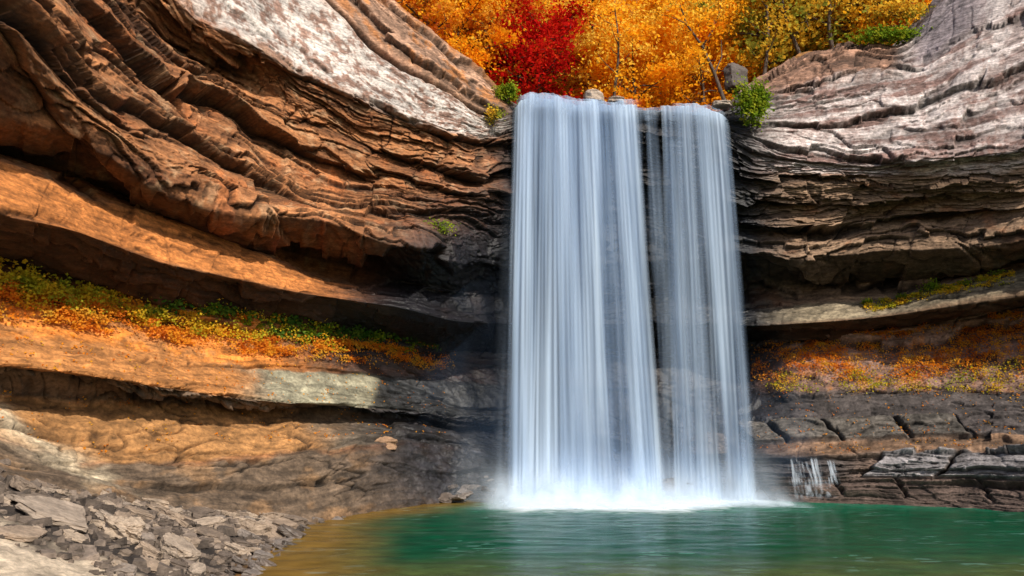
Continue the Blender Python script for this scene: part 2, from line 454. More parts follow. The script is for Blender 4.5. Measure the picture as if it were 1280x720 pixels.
# jointed blocks in the right-hand steps
def joints(a, b, edges, seed, slant=10):
    ia = IDX[a]+1; ib = IDX[b]+1
    tt = np.clip((R-ia)/(ib-ia), 0, 1)
    xx = PX+slant*(tt-0.5)*2*np.sign(hsh(np.array([seed]))-0.5)+5*vn(V*3+0*PX, U*0.6, seed)
    k = np.searchsorted(np.array(edges), xx)
    dmin = np.full(PX.shape, 1e3)
    for e_ in edges: dmin = np.minimum(dmin, np.abs(xx-e_))
    ins = sst(ia-0.02, ia+0.06, R)*(1-sst(ib-0.06, ib+0.02, R))*(xx > edges[0])*(xx < edges[-1])
    return ins, k, dmin
insA, kA, dA = joints('slope_top', 'crack_foot', [1088, 1184, 1330, 1460], 3, 16)
insC, kC, dC = joints('foot', 'slope_top', [955, 1050, 1128, 1236, 1340], 9, 12)
insC = insC*sst(1.25, 1.5, R)
insB, kB, dB = joints('crack_top', 'slab_top', [925, 972, 1040, 1128, 1206], 5, 14)
for ins_, k_, d_, am_ in ((insA, kA, dA, 0.34), (insB, kB, dB, 0.26), (insC, kC, dC, 0.22)):
    Pd += nrm*(ins_*(am_+0.2*(hsh(k_.astype(np.int64), 3, 77)-0.5)-(am_+.15)*np.exp(-(d_/3.2)**2)))[..., None]
# ---- colour (albedo) by bed
def C(*c): return np.array(c, float)
col = np.zeros((nr, nc, 3)); col[:] = C(0.2, 0.1, 0.05)
def blend(mask, c):
    global col
    m = np.clip(mask, 0, 1)[..., None]
    col = col*(1-m) + np.asarray(c)*m
def inb(a, b, s=0.12):
    ia = IDX[a]+1; ib = IDX[b]+1
    return sst(ia-s, ia+s, R)*(1-sst(ib-s, ib+s, R))
nA = fbm(U/2.2, V/1.2, 4, 200); nB = fbm(U/0.8, V/0.45, 5, 210, 0.6); nC = fbm(U/6, V/0.5, 4, 220)
t = np.clip(0.5+0.5*nC, 0, 1)[..., None]
# overhang brown beds
upbrown = C(0.12, 0.046, 0.019)*(1-t)+C(0.46, 0.195, 0.075)*t
blend(np.ones_like(R), upbrown)
blend(sst(0.1, 0.7, nA)*0.55, C(0.46, 0.15, 0.045))
blend(sst(0.15, 0.8, nB)*0.5, C(0.42, 0.27, 0.15))
# orange smooth band
blend(inb('band_low', 'band_high')*(1-sst(540, 640, PX)), C(0.46, 0.165, 0.042)*(1+0.22*nB[..., None])*(1+0.15*nA[..., None]))
# iron red slabs near the end of the ledge
blend(inb('recess', 'ledge', .2)*np.exp(-((PX-340)/70)**2)*sst(-0.1, 0.4, nA), C(0.42, 0.13, 0.06))
# pale lichened cliff
pal = C(0.58, 0.52, 0.47)*np.ones_like(col); mot = sst(-0.35, 0.55, nB+0.35*nA+0.6*fbm(U/0.28, V/0.22, 3, 230, 0.7))
pal = pal*(1-mot[..., None])+C(0.27, 0.165, 0.125)*mot[..., None]
blend(inb('pale_foot', 'pale_top', .15)*(1-sst(700, 760, PX))*sst(150, 290, PX), pal)
blend(inb('pale_top', 'rim', .15)*(1-sst(640, 700, PX)), C(0.34, 0.20, 0.13)*(1+0.5*nB[..., None])*(1+0.6*nC[..., None]))
blend(lrim*sst(0.0, 0.6, nA+nB)*0.7, C(0.42, 0.15, 0.03))
# right cliff: greyer beds, pinkish white above
rb = C(0.13, 0.075, 0.045)*(1-t)+C(0.33, 0.215, 0.135)*t
blend(zone_r*sst(8.5, 9.5, V), rb)
blend(zone_r*sst(0.35, 0.8, nA)*sst(8.5, 9.5, V)*0.6, C(0.34, 0.15, 0.07))
stp_ = fbm(U/7.0+V*0.25, V/0.45, 4, 240, 0.6)
mo2 = np.clip(0.55*mot+sst(-0.15, 0.45, stp_)*0.75, 0, 1)
palr = C(0.60, 0.52, 0.49)*(1-mo2[..., None])+C(0.22, 0.135, 0.115)*mo2[..., None]
blend(zone_r*sst(IDX['upper_beds']+0.8+0.2*nA, IDX['upper_beds']+1.5+0.2*nA, R), palr)
blend(zone_r*sst(IDX['pale_top']+1.0, IDX['pale_top']+1.4, R)*(1-sst(1110, 1140, PX)), C(0.27, 0.15, 0.10)*(1+0.5*nB[..., None])*(1+0.5*nC[..., None]))
blend(sst(1130, 1160, PX)*(1-sst(1200, 1260, PX))*sst(IDX['pale_top']+1.1, IDX['pale_top']+1.4, R), C(0.24, 0.20, 0.21)*(1+0.3*nB[..., None]))
blend(zone_r*inb('band_low', 'band_high', .2), C(0.20, 0.16, 0.105)*(1+0.5*nB[..., None]))
# alcove under the band, its shade painted in as dark brown
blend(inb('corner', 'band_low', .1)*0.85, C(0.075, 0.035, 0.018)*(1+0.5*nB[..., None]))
# lower left slopes
slopeA = C(0.42, 0.175, 0.052)*(1+0.15*nA[..., None]); 
blend(inb('crack_top', 'veg_top', .05)*(1-zone_r), slopeA)
blend(inb('crack_top', 'veg_foot', .05)*np.clip(sst(270, 350, PX+30*nA)-zone_r, 0, 1), C(0.22, 0.195, 0.135)*(1+0.2*nB[..., None]))
blend(inb('crack_foot', 'crack_top', .05)*(1-zone_r), C(0.13, 0.085, 0.055)*(1+0.3*nB[..., None]))
blend(inb('slope_top', 'crack_foot', .05)*(1-zone_r), C(0.34, 0.165, 0.058)*(1+0.18*nA[..., None]))
blend(inb('slope_top', 'crack_foot', .05)*np.clip(sst(360, 450, PX+30*nA)-zone_r, 0, 1), C(0.20, 0.15, 0.10)*(1+0.2*nB[..., None]))
blend((1-sst(IDX['slope_top']+0.9, IDX['slope_top']+1.05, R+0.08*nA))*(1-zone_r), C(0.125, 0.085, 0.055)*(1+0.3*nB[..., None]))
blend((1-sst(IDX['slope_top']+0.9, IDX['slope_top']+1.05, R))*(1-zone_r)*sst(0.1, 0.6, nA)*0.6, C(0.25, 0.14, 0.065))
# pale rock at far left with a slanting sunbeam painted into its colour
dia = (SY-(515+0.60*PX))/(20.0+14*nA)
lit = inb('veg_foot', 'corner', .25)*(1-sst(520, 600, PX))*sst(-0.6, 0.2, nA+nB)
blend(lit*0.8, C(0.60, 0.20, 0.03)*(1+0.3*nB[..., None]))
blend(np.exp(-dia**2)*0.8*(1-sst(110, 170, PX+40*nA))*(1-sst(IDX['crack_foot']+0.8, IDX['crack_foot']+1.0, R)), C(0.50, 0.41, 0.28)*(1+0.2*nB[..., None]))
# lower right: dark wet shale and brown ledge
lr = zone_r*lower
blend(lr, C(0.075, 0.062, 0.058)*(1+0.4*nB[..., None]))
blend(lr*inb('crack_foot', 'crack_top', .12), C(0.21, 0.125, 0.075)*(1+0.3*nB[..., None]))
blend(lr*(1-sst(IDX['slope_top']+0.9, IDX['slope_top']+1.1, R)), C(0.10, 0.068, 0.055)*(1+0.5*nA[..., None]))
blend(lr*inb('slope_top', 'crack_foot', .1)*sst(1040, 1100, PX), C(0.24, 0.16, 0.12)*(1+0.4*nB[..., None]))
blend(zone_r*inb('veg_foot', 'corner', .1), C(0.24, 0.145, 0.11)*(1+0.3*nA[..., None]))
blend(zone_r*inb('veg_foot', 'veg_top', .2)*sst(0.0, 0.7, nA+nB)*0.6, C(0.44, 0.17, 0.05)*(1+0.3*nB[..., None]))
# wet black rock round the falls, alcove shade painted into the same colour
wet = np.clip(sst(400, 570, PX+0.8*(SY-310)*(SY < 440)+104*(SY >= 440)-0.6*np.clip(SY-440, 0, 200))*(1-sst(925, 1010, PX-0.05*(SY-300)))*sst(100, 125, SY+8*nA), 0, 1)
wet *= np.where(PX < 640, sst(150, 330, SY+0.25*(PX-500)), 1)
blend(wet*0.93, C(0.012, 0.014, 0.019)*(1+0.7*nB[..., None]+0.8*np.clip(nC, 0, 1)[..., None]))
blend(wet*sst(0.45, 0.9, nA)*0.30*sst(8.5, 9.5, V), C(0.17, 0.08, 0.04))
gA = insA*(1-np.exp(-(d_*0+dA/3.5)**2)); gB = insB*(1-np.exp(-(dB/3.5)**2))
blend(gA*0.9, C(0.25, 0.235, 0.24)*(1+0.35*nB[..., None]+0.4*(hsh(kA.astype(np.int64), 9, 1)-0.5)[..., None]))
blend(gB*0.9, C(0.115, 0.10, 0.085)*(1+0.35*nB[..., None]+0.3*(hsh(kB.astype(np.int64), 9, 1)-0.5)[..., None]))
blend((insA*np.exp(-(dA/3.0)**2)+insB*np.exp(-(dB/3.0)**2))*0.85, C(0.015, 0.012, 0.01))
# pale green-grey slab on the left slope
gs = sst(346, 364, PX+22*nA+14*(R-IDX['crack_top']-1))*(1-sst(455, 466, PX-8*(R-IDX['crack_top']-1)))*sst(IDX['crack_top']+0.98, IDX['crack_top']+1.04, R)*(1-sst(IDX['veg_foot']+0.9, IDX['veg_foot']+1.0, R+0.1*nA))
blend(gs*0.75, C(0.29, 0.265, 0.18)*(1+0.25*nB[..., None]))
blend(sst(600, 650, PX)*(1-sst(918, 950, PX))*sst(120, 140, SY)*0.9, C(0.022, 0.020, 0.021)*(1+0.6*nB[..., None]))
dk = sst(395, 520, PX+0.55*(SY-330))*(1-sst(930, 960, PX))*sst(275, 335, SY+0.2*(PX-560)+14*nA)*(1-sst(425, 470, SY+8*nA))  # deep alcove shadow painted on as near-black colour
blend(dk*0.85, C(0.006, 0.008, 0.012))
# weathered lips paler, seams darker
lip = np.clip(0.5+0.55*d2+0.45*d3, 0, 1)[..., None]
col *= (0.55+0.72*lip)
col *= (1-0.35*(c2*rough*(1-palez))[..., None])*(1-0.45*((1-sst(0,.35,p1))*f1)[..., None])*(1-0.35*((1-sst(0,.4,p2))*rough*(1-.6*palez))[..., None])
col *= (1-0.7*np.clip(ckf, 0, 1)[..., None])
# shade painted into the colour of undersides and hollows
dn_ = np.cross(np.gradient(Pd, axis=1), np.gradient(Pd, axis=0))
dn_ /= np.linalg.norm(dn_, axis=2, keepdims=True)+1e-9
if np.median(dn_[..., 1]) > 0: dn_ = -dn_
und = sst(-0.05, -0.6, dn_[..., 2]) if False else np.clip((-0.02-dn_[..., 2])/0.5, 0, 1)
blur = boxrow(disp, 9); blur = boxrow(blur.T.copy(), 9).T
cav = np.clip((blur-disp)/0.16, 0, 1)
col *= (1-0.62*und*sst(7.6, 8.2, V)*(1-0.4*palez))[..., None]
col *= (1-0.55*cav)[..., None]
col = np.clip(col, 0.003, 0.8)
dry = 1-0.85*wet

def sheet(name, r0, r1, c0, c1_, mat):
    sub = Pd[r0:r1+1, c0:c1_+1]
    n, m = sub.shape[:2]
    ii = np.arange(n*m).reshape(n, m)
    faces = np.stack([ii[:-1, :-1], ii[:-1, 1:], ii[1:, 1:], ii[1:, :-1]], -1).reshape(-1, 4)
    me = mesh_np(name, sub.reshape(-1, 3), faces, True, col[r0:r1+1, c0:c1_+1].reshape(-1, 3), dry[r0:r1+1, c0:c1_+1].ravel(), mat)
    o = obj(name, me)
    return o

def row_of(name): return int(np.searchsorted(rows, IDX[name]+1-1e-6))
def col_of(x): return int(np.searchsorted(px, x))
rv = row_of('corner')
cm = col_of(640); cr = col_of(915)
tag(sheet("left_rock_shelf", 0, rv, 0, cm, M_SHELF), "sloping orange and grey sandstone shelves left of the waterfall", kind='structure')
tag(sheet("right_rock_shelf", 0, rv, cm, nc-1, M_SHELF), "dark stepped rock shelves beneath the right cliff", kind='structure')
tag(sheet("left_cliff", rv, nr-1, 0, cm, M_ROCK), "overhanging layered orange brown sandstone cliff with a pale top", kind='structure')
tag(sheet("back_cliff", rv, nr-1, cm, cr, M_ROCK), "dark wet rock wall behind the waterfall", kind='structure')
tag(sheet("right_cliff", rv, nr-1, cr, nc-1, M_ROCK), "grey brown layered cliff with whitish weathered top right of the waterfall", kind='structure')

def surf(x, line, frac=0.0):
    """displaced surface point at pixel column x and (line index, fraction)"""
    r = IDX[line]+1+frac
    rr = int(np.clip(np.searchsorted(rows, r), 0, nr-1))
    cc = int(np.clip((x-px[0])/1.25, 0, nc-1))
    return Pd[rr, cc], nrm[rr, cc]

# ------------------------------------------------------------------ bank and bed of the pool
def shore_x(y):
    return np.interp(y, [0, 6, 10, 15.6, 19, 22, 25, 28, 32, 36], [-3.6, -4.0, -4.9, -5.6, -6.25, -6.6, -6.7, -5.4, -3.0, -2.0])
def bank_z(x, y):
    x = np.asarray(x, float); y = np.asarray(y, float)
    d = shore_x(y)+0.35*vn(x*0.1+3, y/2.3, 300)-x
    k = np.interp(y, [0, 10, 16, 20, 24, 30], [0.36, 0.36, 0.34, 0.27, 0.2, 0.1])
    z = np.where(d > 0, k*d, 0.32*d)
    z = np.maximum(z, -2.2)
    z = z + 0.06*vn(x/1.1, y/1.1, 301)
    # thin-bedded bedrock steps close to the camera
    s = (z + 0.02*x + 0.05*vn(x/1.5, y/0.8, 305))/0.085
    stp = (np.floor(s)+sst(0.55, 1.0, s-np.floor(s)))*0.085
    z = z*0.35+(stp-0.02*x)*0.65*1.0
    return z + 0.012*fbm(x/0.25, y/0.25, 3, 310)
gx = np.arange(-26, 3, 0.06); gy = np.concatenate([np.arange(2, 9, 0.12), np.arange(9, 30, 0.05)])
GX, GY = np.meshgrid(gx, gy)
GZ = bank_z(GX, GY)
ii = np.arange(GX.size).reshape(GX.shape)
fc = np.stack([ii[:-1, :-1], ii[:-1, 1:], ii[1:, 1:], ii[1:, :-1]], -1).reshape(-1, 4)
nb = fbm(GX/0.9, GY/0.6, 4, 320)
dd = shore_x(GY)-GX
bc = C(0.50, 0.40, 0.29)*(1+0.22*nb[..., None])
far = sst(12.6, 13.6, GY+0.5*nb)[..., None]
bc = bc*(1-far)+C(0.035, 0.027, 0.022)*(1+0.3*nb[..., None])*far
wetb = (1-sst(0.0, 0.7, dd+0.3*nb))[..., None]
bc = bc*(1-wetb)+C(0.17, 0.085, 0.022)*(1+0.3*nb[..., None])*wetb
me = mesh_np("stony_bank", np.stack([GX, GY, GZ], -1).reshape(-1, 3), fc, True, np.clip(bc, .005, .8).reshape(-1, 3), (1-0.6*wetb).ravel(), M_SHELF)
tag(obj("bank_ground", me), "pale bedded rock bank sloping into the pool", kind='structure')

# lake bed under the pool, reaching far past the frame
gx = np.linspace(-60, 90, 151); gy = np.linspace(-40, 60, 101)
GX2, GY2 = np.meshgrid(gx, gy)
GZ2 = -2.6+0.15*fbm(GX2/5, GY2/5, 3, 340)
ii = np.arange(GX2.size).reshape(GX2.shape)
fc = np.stack([ii[:-1, :-1], ii[:-1, 1:], ii[1:, 1:], ii[1:, :-1]], -1).reshape(-1, 4)
me = mesh_np("pool_bed", np.stack([GX2, GY2, GZ2], -1).reshape(-1, 3), fc, True, np.broadcast_to(C(0.05, 0.09, 0.05), (GX2.size, 3)), None, M_SHELF)
tag(obj("pool_bed", me), "silty bed beneath the green pool", kind='structure')

# ------------------------------------------------------------------ pool water
FALL_X0, FALL_X1, FALL_Y = -0.35, 11.7, 31.6
gx = np.concatenate([np.linspace(-40, -8, 20), np.arange(-7.9, 24, 0.1), np.linspace(24.2, 70, 20)])
gy = np.concatenate([np.linspace(-30, 9, 20), np.arange(9.1, 36.5, 0.1)])
WX, WY = np.meshgrid(gx, gy)
ii = np.arange(WX.size).reshape(WX.shape)
fc = np.stack([ii[:-1, :-1], ii[:-1, 1:], ii[1:, 1:], ii[1:, :-1]], -1).reshape(-1, 4)
wn = fbm(WX/3.2, WY/2.2, 3, 350)
ds = WX-shore_x(WY)+0.6*wn
shal = (1-sst(0.3, 3.9, ds))                   # amber shallows
near = sst(19.5, 14.5, WY+1.1*wn+0.02*(WX-2)**2*0) # amber-olive again towards the camera
green = C(0.0005, 0.060, 0.026)
wc = green*np.ones(WX.shape+(3,))
g2 = np.exp(-((WX-5.5)/4.0)**2-((WY-22.0)/4.5)**2)
wc = wc*(1-0.45*g2[..., None])+C(0.0005, 0.045, 0.018)*0.45*g2[..., None]
farl = sst(26, 31, WY+wn)
wc = wc*(1-0.6*farl[..., None])+C(0.006, 0.145, 0.080)*0.7*farl[..., None]
am = np.clip(0.62*near, 0, 1)[..., None]
wc = wc*(1-am)+C(0.10, 0.10, 0.025)*am
am = np.clip(shal, 0, 1)[..., None]
wc = wc*(1-am)+C(0.17, 0.098, 0.018)*am
foamn = fbm(WX/0.9, WY/0.45, 4, 370)
df = np.abs(WX-(FALL_X0+FALL_X1)/2)/((FALL_X1-FALL_X0)/2)
edgef = 28.6+0.9*vn(WX/2.5, 0.5+0*WX, 372)+1.7*sst(0.3, 1.1, (WX-4)/6)
foam = sst(-1.2, 1.0, WY-edgef+0.8*foamn)*sst(1.12, 0.86, df+0.05*foamn)
fm = np.clip(foam, 0, 1)
streak = sst(0.35, 0.75, fbm(WX/0.8, WY/0.16, 3, 380)+0.1)*sst(0.1, .5, fbm(WX/2.5, WY/1.5, 2, 385))*0.20
wc = wc*(1-streak[..., None])+C(0.30, 0.52, 0.50)*streak[..., None]
wz = 0.006*fbm(WX/0.7, WY/0.35, 3, 390)+0.02*fbm(WX/2, WY/1, 2, 395)+fm*(0.04+0.05*foamn)
me = mesh_np("pool_water", np.stack([WX, WY, wz], -1).reshape(-1, 3), fc, True, wc.reshape(-1, 3), fm.ravel())
m, nt, out = new_mat("pool_water"); L = nt.links.new
att = N(nt, "ShaderNodeAttribute", attribute_name="tint")
tc = N(nt, "ShaderNodeTexCoord")
mp = N(nt, "ShaderNodeMapping"); mp.inputs['Scale'].default_value = (0.8, 1.5, 1)
L(tc.outputs['Object'], mp.inputs[0])
nz = N(nt, "ShaderNodeTexNoise", i_Scale=1.5, i_Detail=4.0, i_Roughness=0.55)
L(mp.outputs[0], nz.inputs['Vector'])
bp = N(nt, "ShaderNodeBump", i_Strength=0.22, i_Distance=0.06)
L(nz.outputs[0], bp.inputs['Height'])
tr = N(nt, "ShaderNodeMapRange", i_1=0.3, i_2=0.7, i_3=0.65, i_4=1.35); L(nz.outputs[0], tr.inputs[0])
cw = mixc(nt, 1.0, att.outputs['Color'], tr.outputs[0], 'MULTIPLY')
bs = N(nt, "ShaderNodeBsdfPrincipled", i_Roughness=0.26)
bs.inputs['IOR'].default_value = 1.25; bs.inputs['Specular IOR Level'].default_value = 0.14
L(cw, bs.inputs['Base Color']); L(bp.outputs[0], bs.inputs['Normal'])
fo = N(nt, "ShaderNodeBsdfPrincipled", i_Roughness=0.8)
fo.inputs['Base Color'].default_value = (0.78, 0.85, 0.90, 1)
mx = N(nt, "ShaderNodeMixShader"); L(att.outputs['Alpha'], mx.inputs[0]); L(bs.outputs[0], mx.inputs[1]); L(fo.outputs[0], mx.inputs[2])
L(mx.outputs[0], out.inputs[0])
me.materials.append(m)
tag(obj("pool_water", me), "emerald plunge pool with amber shallows and white foam", kind='structure')

# ------------------------------------------------------------------ waterfall
def fall_material():
    m, nt, out = new_mat("falling_water"); L = nt.links.new
    att = N(nt, "ShaderNodeAttribute", attribute_name="tint")
    d = N(nt, "ShaderNodeBsdfDiffuse"); L(att.outputs['Color'], d.inputs[0])
    t = N(nt, "ShaderNodeBsdfTranslucent"); L(att.outputs['Color'], t.inputs[0])
    m1 = N(nt, "ShaderNodeMixShader", i_0=0.35); L(d.outputs[0], m1.inputs[1]); L(t.outputs[0], m1.inputs[2])
    tp = N(nt, "ShaderNodeBsdfTransparent")
    m2 = N(nt, "ShaderNodeMixShader"); L(att.outputs['Alpha'], m2.inputs[0]); L(tp.outputs[0], m2.inputs[1]); L(m1.outputs[0], m2.inputs[2])
    L(m2.outputs[0], out.inputs[0])
    return m
M_FALL = fall_material()
LIPZ = 19.35
def lip_z(x):
    pxs_ = 640+np.asarray(x)*0.975/32.6*F*0.93
    yy = np.interp(pxs_, [640, 650, 664, 690, 722, 790, 850, 880, 900, 914, 930], [140, 126, 122, 124, 131, 131, 131, 134, 143, 160, 185])
    return at(pxs_, yy, 32.6)[2]
def curtain(name, x0, x1, y0, dens, seed, parent, flare=(0.2, 0.3), ztop=LIPZ, throw=0.9, edge=0.25, gaps=0.0, zbot=0.0):
    """a sheet of falling water over the lip between x0 and x1"""
    n = int((x1-x0)/0.035)+2; m = 150
    u = np.linspace(0, 1, n)
    tq = np.concatenate([np.linspace(-0.12, 0, 12)[:-1], np.linspace(0, 1, m-11)**1.4])
    Uq, T = np.meshgrid(u, tq)
    x = x0+(x1-x0)*Uq
    lipw = 0.10*vn(x/0.9, 0.1+0*x, seed)+0.06*vn(x/0.3, 0.1+0*x, seed+1)
    Tc = np.clip(T, 0, 1)
    zt = lip_z(x)+(ztop-LIPZ)
    dropH = (zt-zbot)*Tc
    z = zt+0.6*lipw*(1-Tc)-dropH+np.where(T < 0, -T*0.6, 0)
    y = y0 - throw*np.sqrt(Tc)*0.9 + np.where(T < 0, -T*14.0, 0) + 0.12*vn(x/0.5, Tc*1.5, seed+2)+0.06*vn(x/0.12, Tc*2, seed+3)
    xc = (x0+x1)/2
    x = x-flare[0]*(1-Uq)*Tc+flare[1]*Uq*Tc + 0.08*vn(x/0.6, Tc*1.6, seed+4)*Tc
    xs = x0+(x1-x0)*Uq
    st = fbm(xs/0.55, Tc*0.8, 3, seed+5, 0.45)
    st2 = fbm(xs/1.1, Tc*0.6, 3, seed+6, 0.5)
    a = dens + 0.11*st + 0.44*st2 + 0.10*vn(xs/1.6, Tc*5, seed+12)*Tc - gaps*sst(-0.1, 0.5, vn(xs/0.8, Tc*0.5, seed+7))*1.0
    # thins out as it falls, thickens into spray at the foot
    a = a - 0.10*sst(0.15, 0.6, Tc) + 0.35*sst(0.86, 1.0, Tc) + 0.25*(1-sst(0.0, 0.06, Tc))*(1-0.6*gaps)
    e = np.minimum(Uq, 1-Uq)*(x1-x0)
    a *= sst(0.0, edge, e+0.10*st+0.05)
    a = np.clip(a, 0, 0.97)
    b = np.clip(0.56+0.17*st+0.36*st2+0.5*sst(0.9, 1.0, Tc)+0.25*(1-sst(0, .08, Tc)), 0.0, 1)[..., None]
    c = C(0.15, 0.29, 0.56)*(1-b)+C(0.68, 0.82, 0.98)*b
    ii = np.arange(n*len(tq)).reshape(len(tq), n)
    fc = np.stack([ii[:-1, :-1], ii[:-1, 1:], ii[1:, 1:], ii[1:, :-1]], -1).reshape(-1, 4)
    me = mesh_np(name, np.stack([x, y, z], -1).reshape(-1, 3), fc, True, c.reshape(-1, 3), a.ravel(), M_FALL)
    return obj(name, me, parent)

fall = tag(empty("waterfall", (5, FALL_Y, 0)), "tall white waterfall dropping from the rock lip into the green pool", "waterfall")
def lc(name, *a, **k):
    o = curtain(name, *a, parent=None, **k); 
    o.parent = fall; o.matrix_parent_inverse = fall.matrix_world.inverted()
    o.location = (-5, -FALL_Y, 0)
    return o
lc("water_curtain", 0.02, 6.5, 32.6, 0.72, 500, flare=(0.45, 0.35), edge=0.5)
lc("water_curtain", 0.3, 5.8, 32.2, 0.24, 520, flare=(0.5, 0.5), throw=1.1, edge=0.8)
lc("water_curtain", 5.9, 8.9, 32.9, 0.22, 540, flare=(0.0, 0.0), gaps=0.40, throw=0.5, edge=0.4)
lc("water_curtain", 7.7, 11.2, 32.7, 0.46, 560, flare=(0.5, -0.1), gaps=0.34, throw=0.8, edge=0.35)
lc("water_curtain", 8.2, 11.0, 32.4, 0.16, 580, flare=(0.6, 0.0), gaps=0.1, throw=1.0, edge=0.6)
lc("water_curtain", 6.3, 11.1, 33.2, 0.14, 590, flare=(0.1, 0.0), gaps=0.3, throw=0.3, edge=0.3)
lc("water_curtain", -0.2, 6.6, 32.0, 0.05, 595, flare=(0.9, 0.8), throw=1.0, edge=1.2)

# foam mound and spray: soft shells that thicken towards the plunge line
def spray(name, xc, w, y, h, dens, seed, dx=0.10):
    n = int(2*w/dx); m = 34
    u = np.linspace(-1, 1, n); v = np.linspace(0, 1, m)
    Uq, Vq = np.meshgrid(u, v)
    x = xc+Uq*w; 
    z = Vq*h*(0.75+0.35*vn(x/1.1, 0.3+0*x, seed))
    yy = y-(1-Vq)**2*1.0+0.25*vn(x/1.3, Vq*1.5, seed+1)
    a = dens*(1-Vq)**1.4*(0.8+0.5*fbm(x/0.8, Vq*1.3, 3, seed+2))*sst(0, 0.25, 1-np.abs(Uq))*sst(0, 0.04, Vq+0.01)
    a = np.clip(a, 0, 1)
    c = np.broadcast_to(C(0.72, 0.82, 0.92), x.shape+(3,))
    ii = np.arange(n*m).reshape(m, n)
    fc = np.stack([ii[:-1, :-1], ii[:-1, 1:], ii[1:, 1:], ii[1:, :-1]], -1).reshape(-1, 4)
    me = mesh_np(name, np.stack([x-5, yy-FALL_Y, z], -1).reshape(-1, 3), fc, True, c.reshape(-1, 3), a.ravel(), M_FALL)
    return obj(name, me, fall)
for i, (xc, w, y, h, dn) in enumerate([(3.2, 4.6, 31.0, 2.0, 0.8), (5.2, 7.2, 31.6, 3.2, 0.40), (2.8, 4.2, 30.2, 0.9, 0.8), (9.0, 3.4, 31.0, 1.0, 0.7), (4.2, 7.6, 32.4, 5.2, 0.22), (3.4, 5.4, 29.6, 0.5, 0.5), (9.6, 3.0, 30.3, 0.5, 0.5)]):
    spray("spray", xc, w, y, h, dn, 600+i*11)
# thin blue mist drifting in the alcove left of the falls
def mist(name, xc, w, y, z0, z1, dens, seed):
    n = 60; m = 60
    u = np.linspace(-1, 1, n); v = np.linspace(0, 1, m)
    Uq, Vq = np.meshgrid(u, v)
    x = xc+Uq*w; z = z0+(z1-z0)*Vq
    yy = y+0.8*vn(x/3, z/4, seed)
    a = dens*sst(0, 0.5, 1-np.abs(Uq))*sst(0, 0.35, Vq)*sst(0, 0.55, 1-Vq)*(0.8+0.6*fbm(x/2.2, z/3.0, 3, seed+2))
    c = np.broadcast_to(C(0.22, 0.36, 0.62), x.shape+(3,))
    ii = np.arange(n*m).reshape(m, n)
    fc = np.stack([ii[:-1, :-1], ii[:-1, 1:], ii[1:, 1:], ii[1:, :-1]], -1).reshape(-1, 4)
    me = mesh_np(name, np.stack([x-5, yy-FALL_Y, z], -1).reshape(-1, 3), fc, True, c.reshape(-1, 3), np.clip(a, 0, 1).ravel(), M_FALL)
    return obj(name, me, fall)
for i, a in enumerate([(-1.3, 3.8, 33.4, 0.0, 14, 0.03), (-0.6, 2.6, 32.8, 0.0, 7, 0.05), (11.0, 3.5, 32.0, -0.5, 7, 0.07)]):
    mist("mist", *a, 700+i*9)

# ------------------------------------------------------------------ leaves and trees
def leaf_cloud(name, centers, size, mat, seed=0, flat=0.0, col=None):
    r = np.random.default_rng(seed)
    n = len(centers)
    nn_ = r.normal(size=(n, 3))*0.75+np.array([0.45, -0.6, 0.75])
    a = np.cross(nn_, r.normal(size=(n, 3)))
    a /= np.linalg.norm(a, axis=1, keepdims=True)+1e-9
    b = np.cross(nn_, a)
    b -= (a*b).sum(1, keepdims=True)*a
    b /= np.linalg.norm(b, axis=1, keepdims=True)+1e-9
    s = size*r.uniform(0.6, 1.35, (n, 1))
    w = s*r.uniform(0.32, 0.5, (n, 1))
    nn = np.cross(a, b)*s*0.12
    p0 = centers-a*s*0.5; p2 = centers+a*s*0.5
    p1 = centers+b*w+nn; p3 = centers-b*w+nn
    v = np.stack([p0, p1, p2, p3], 1).reshape(-1, 3)
    fc = np.arange(4*n).reshape(n, 4)
    tint = np.repeat(r.uniform(0, 1, n), 4)[:, None]*np.ones((1, 3))
    return mesh_np(name, v, fc, False, tint, None, mat)

def tube(paths, sides=6):
    """paths: list of (points (n,3), radii (n)) -> verts, faces"""
    vs, fs = [], []; off = 0
    for pts, rad in paths:
        pts = np.asarray(pts, float); n = len(pts)
        tg = np.gradient(pts, axis=0); tg /= np.linalg.norm(tg, axis=1, keepdims=True)+1e-9
        ref = np.where(np.abs(tg[:, 2:3]) > 0.9, np.array([[1., 0, 0]]), np.array([[0, 0, 1.]]))
        s = np.cross(tg, ref); s /= np.linalg.norm(s, axis=1, keepdims=True)+1e-9
        q = np.cross(tg, s)
        an = np.linspace(0, 2*pi, sides, endpoint=False)
        ring = pts[:, None]+(s[:, None]*np.cos(an)[None, :, None]+q[:, None]*np.sin(an)[None, :, None])*np.asarray(rad)[:, None, None]
        vs.append(ring.reshape(-1, 3))
        for i in range(n-1):
            for j in range(sides):
                fs.append((off+i*sides+j, off+i*sides+(j+1) % sides, off+(i+1)*sides+(j+1) % sides, off+(i+1)*sides+j))
        off += n*sides
    return np.concatenate(vs), np.array(fs)

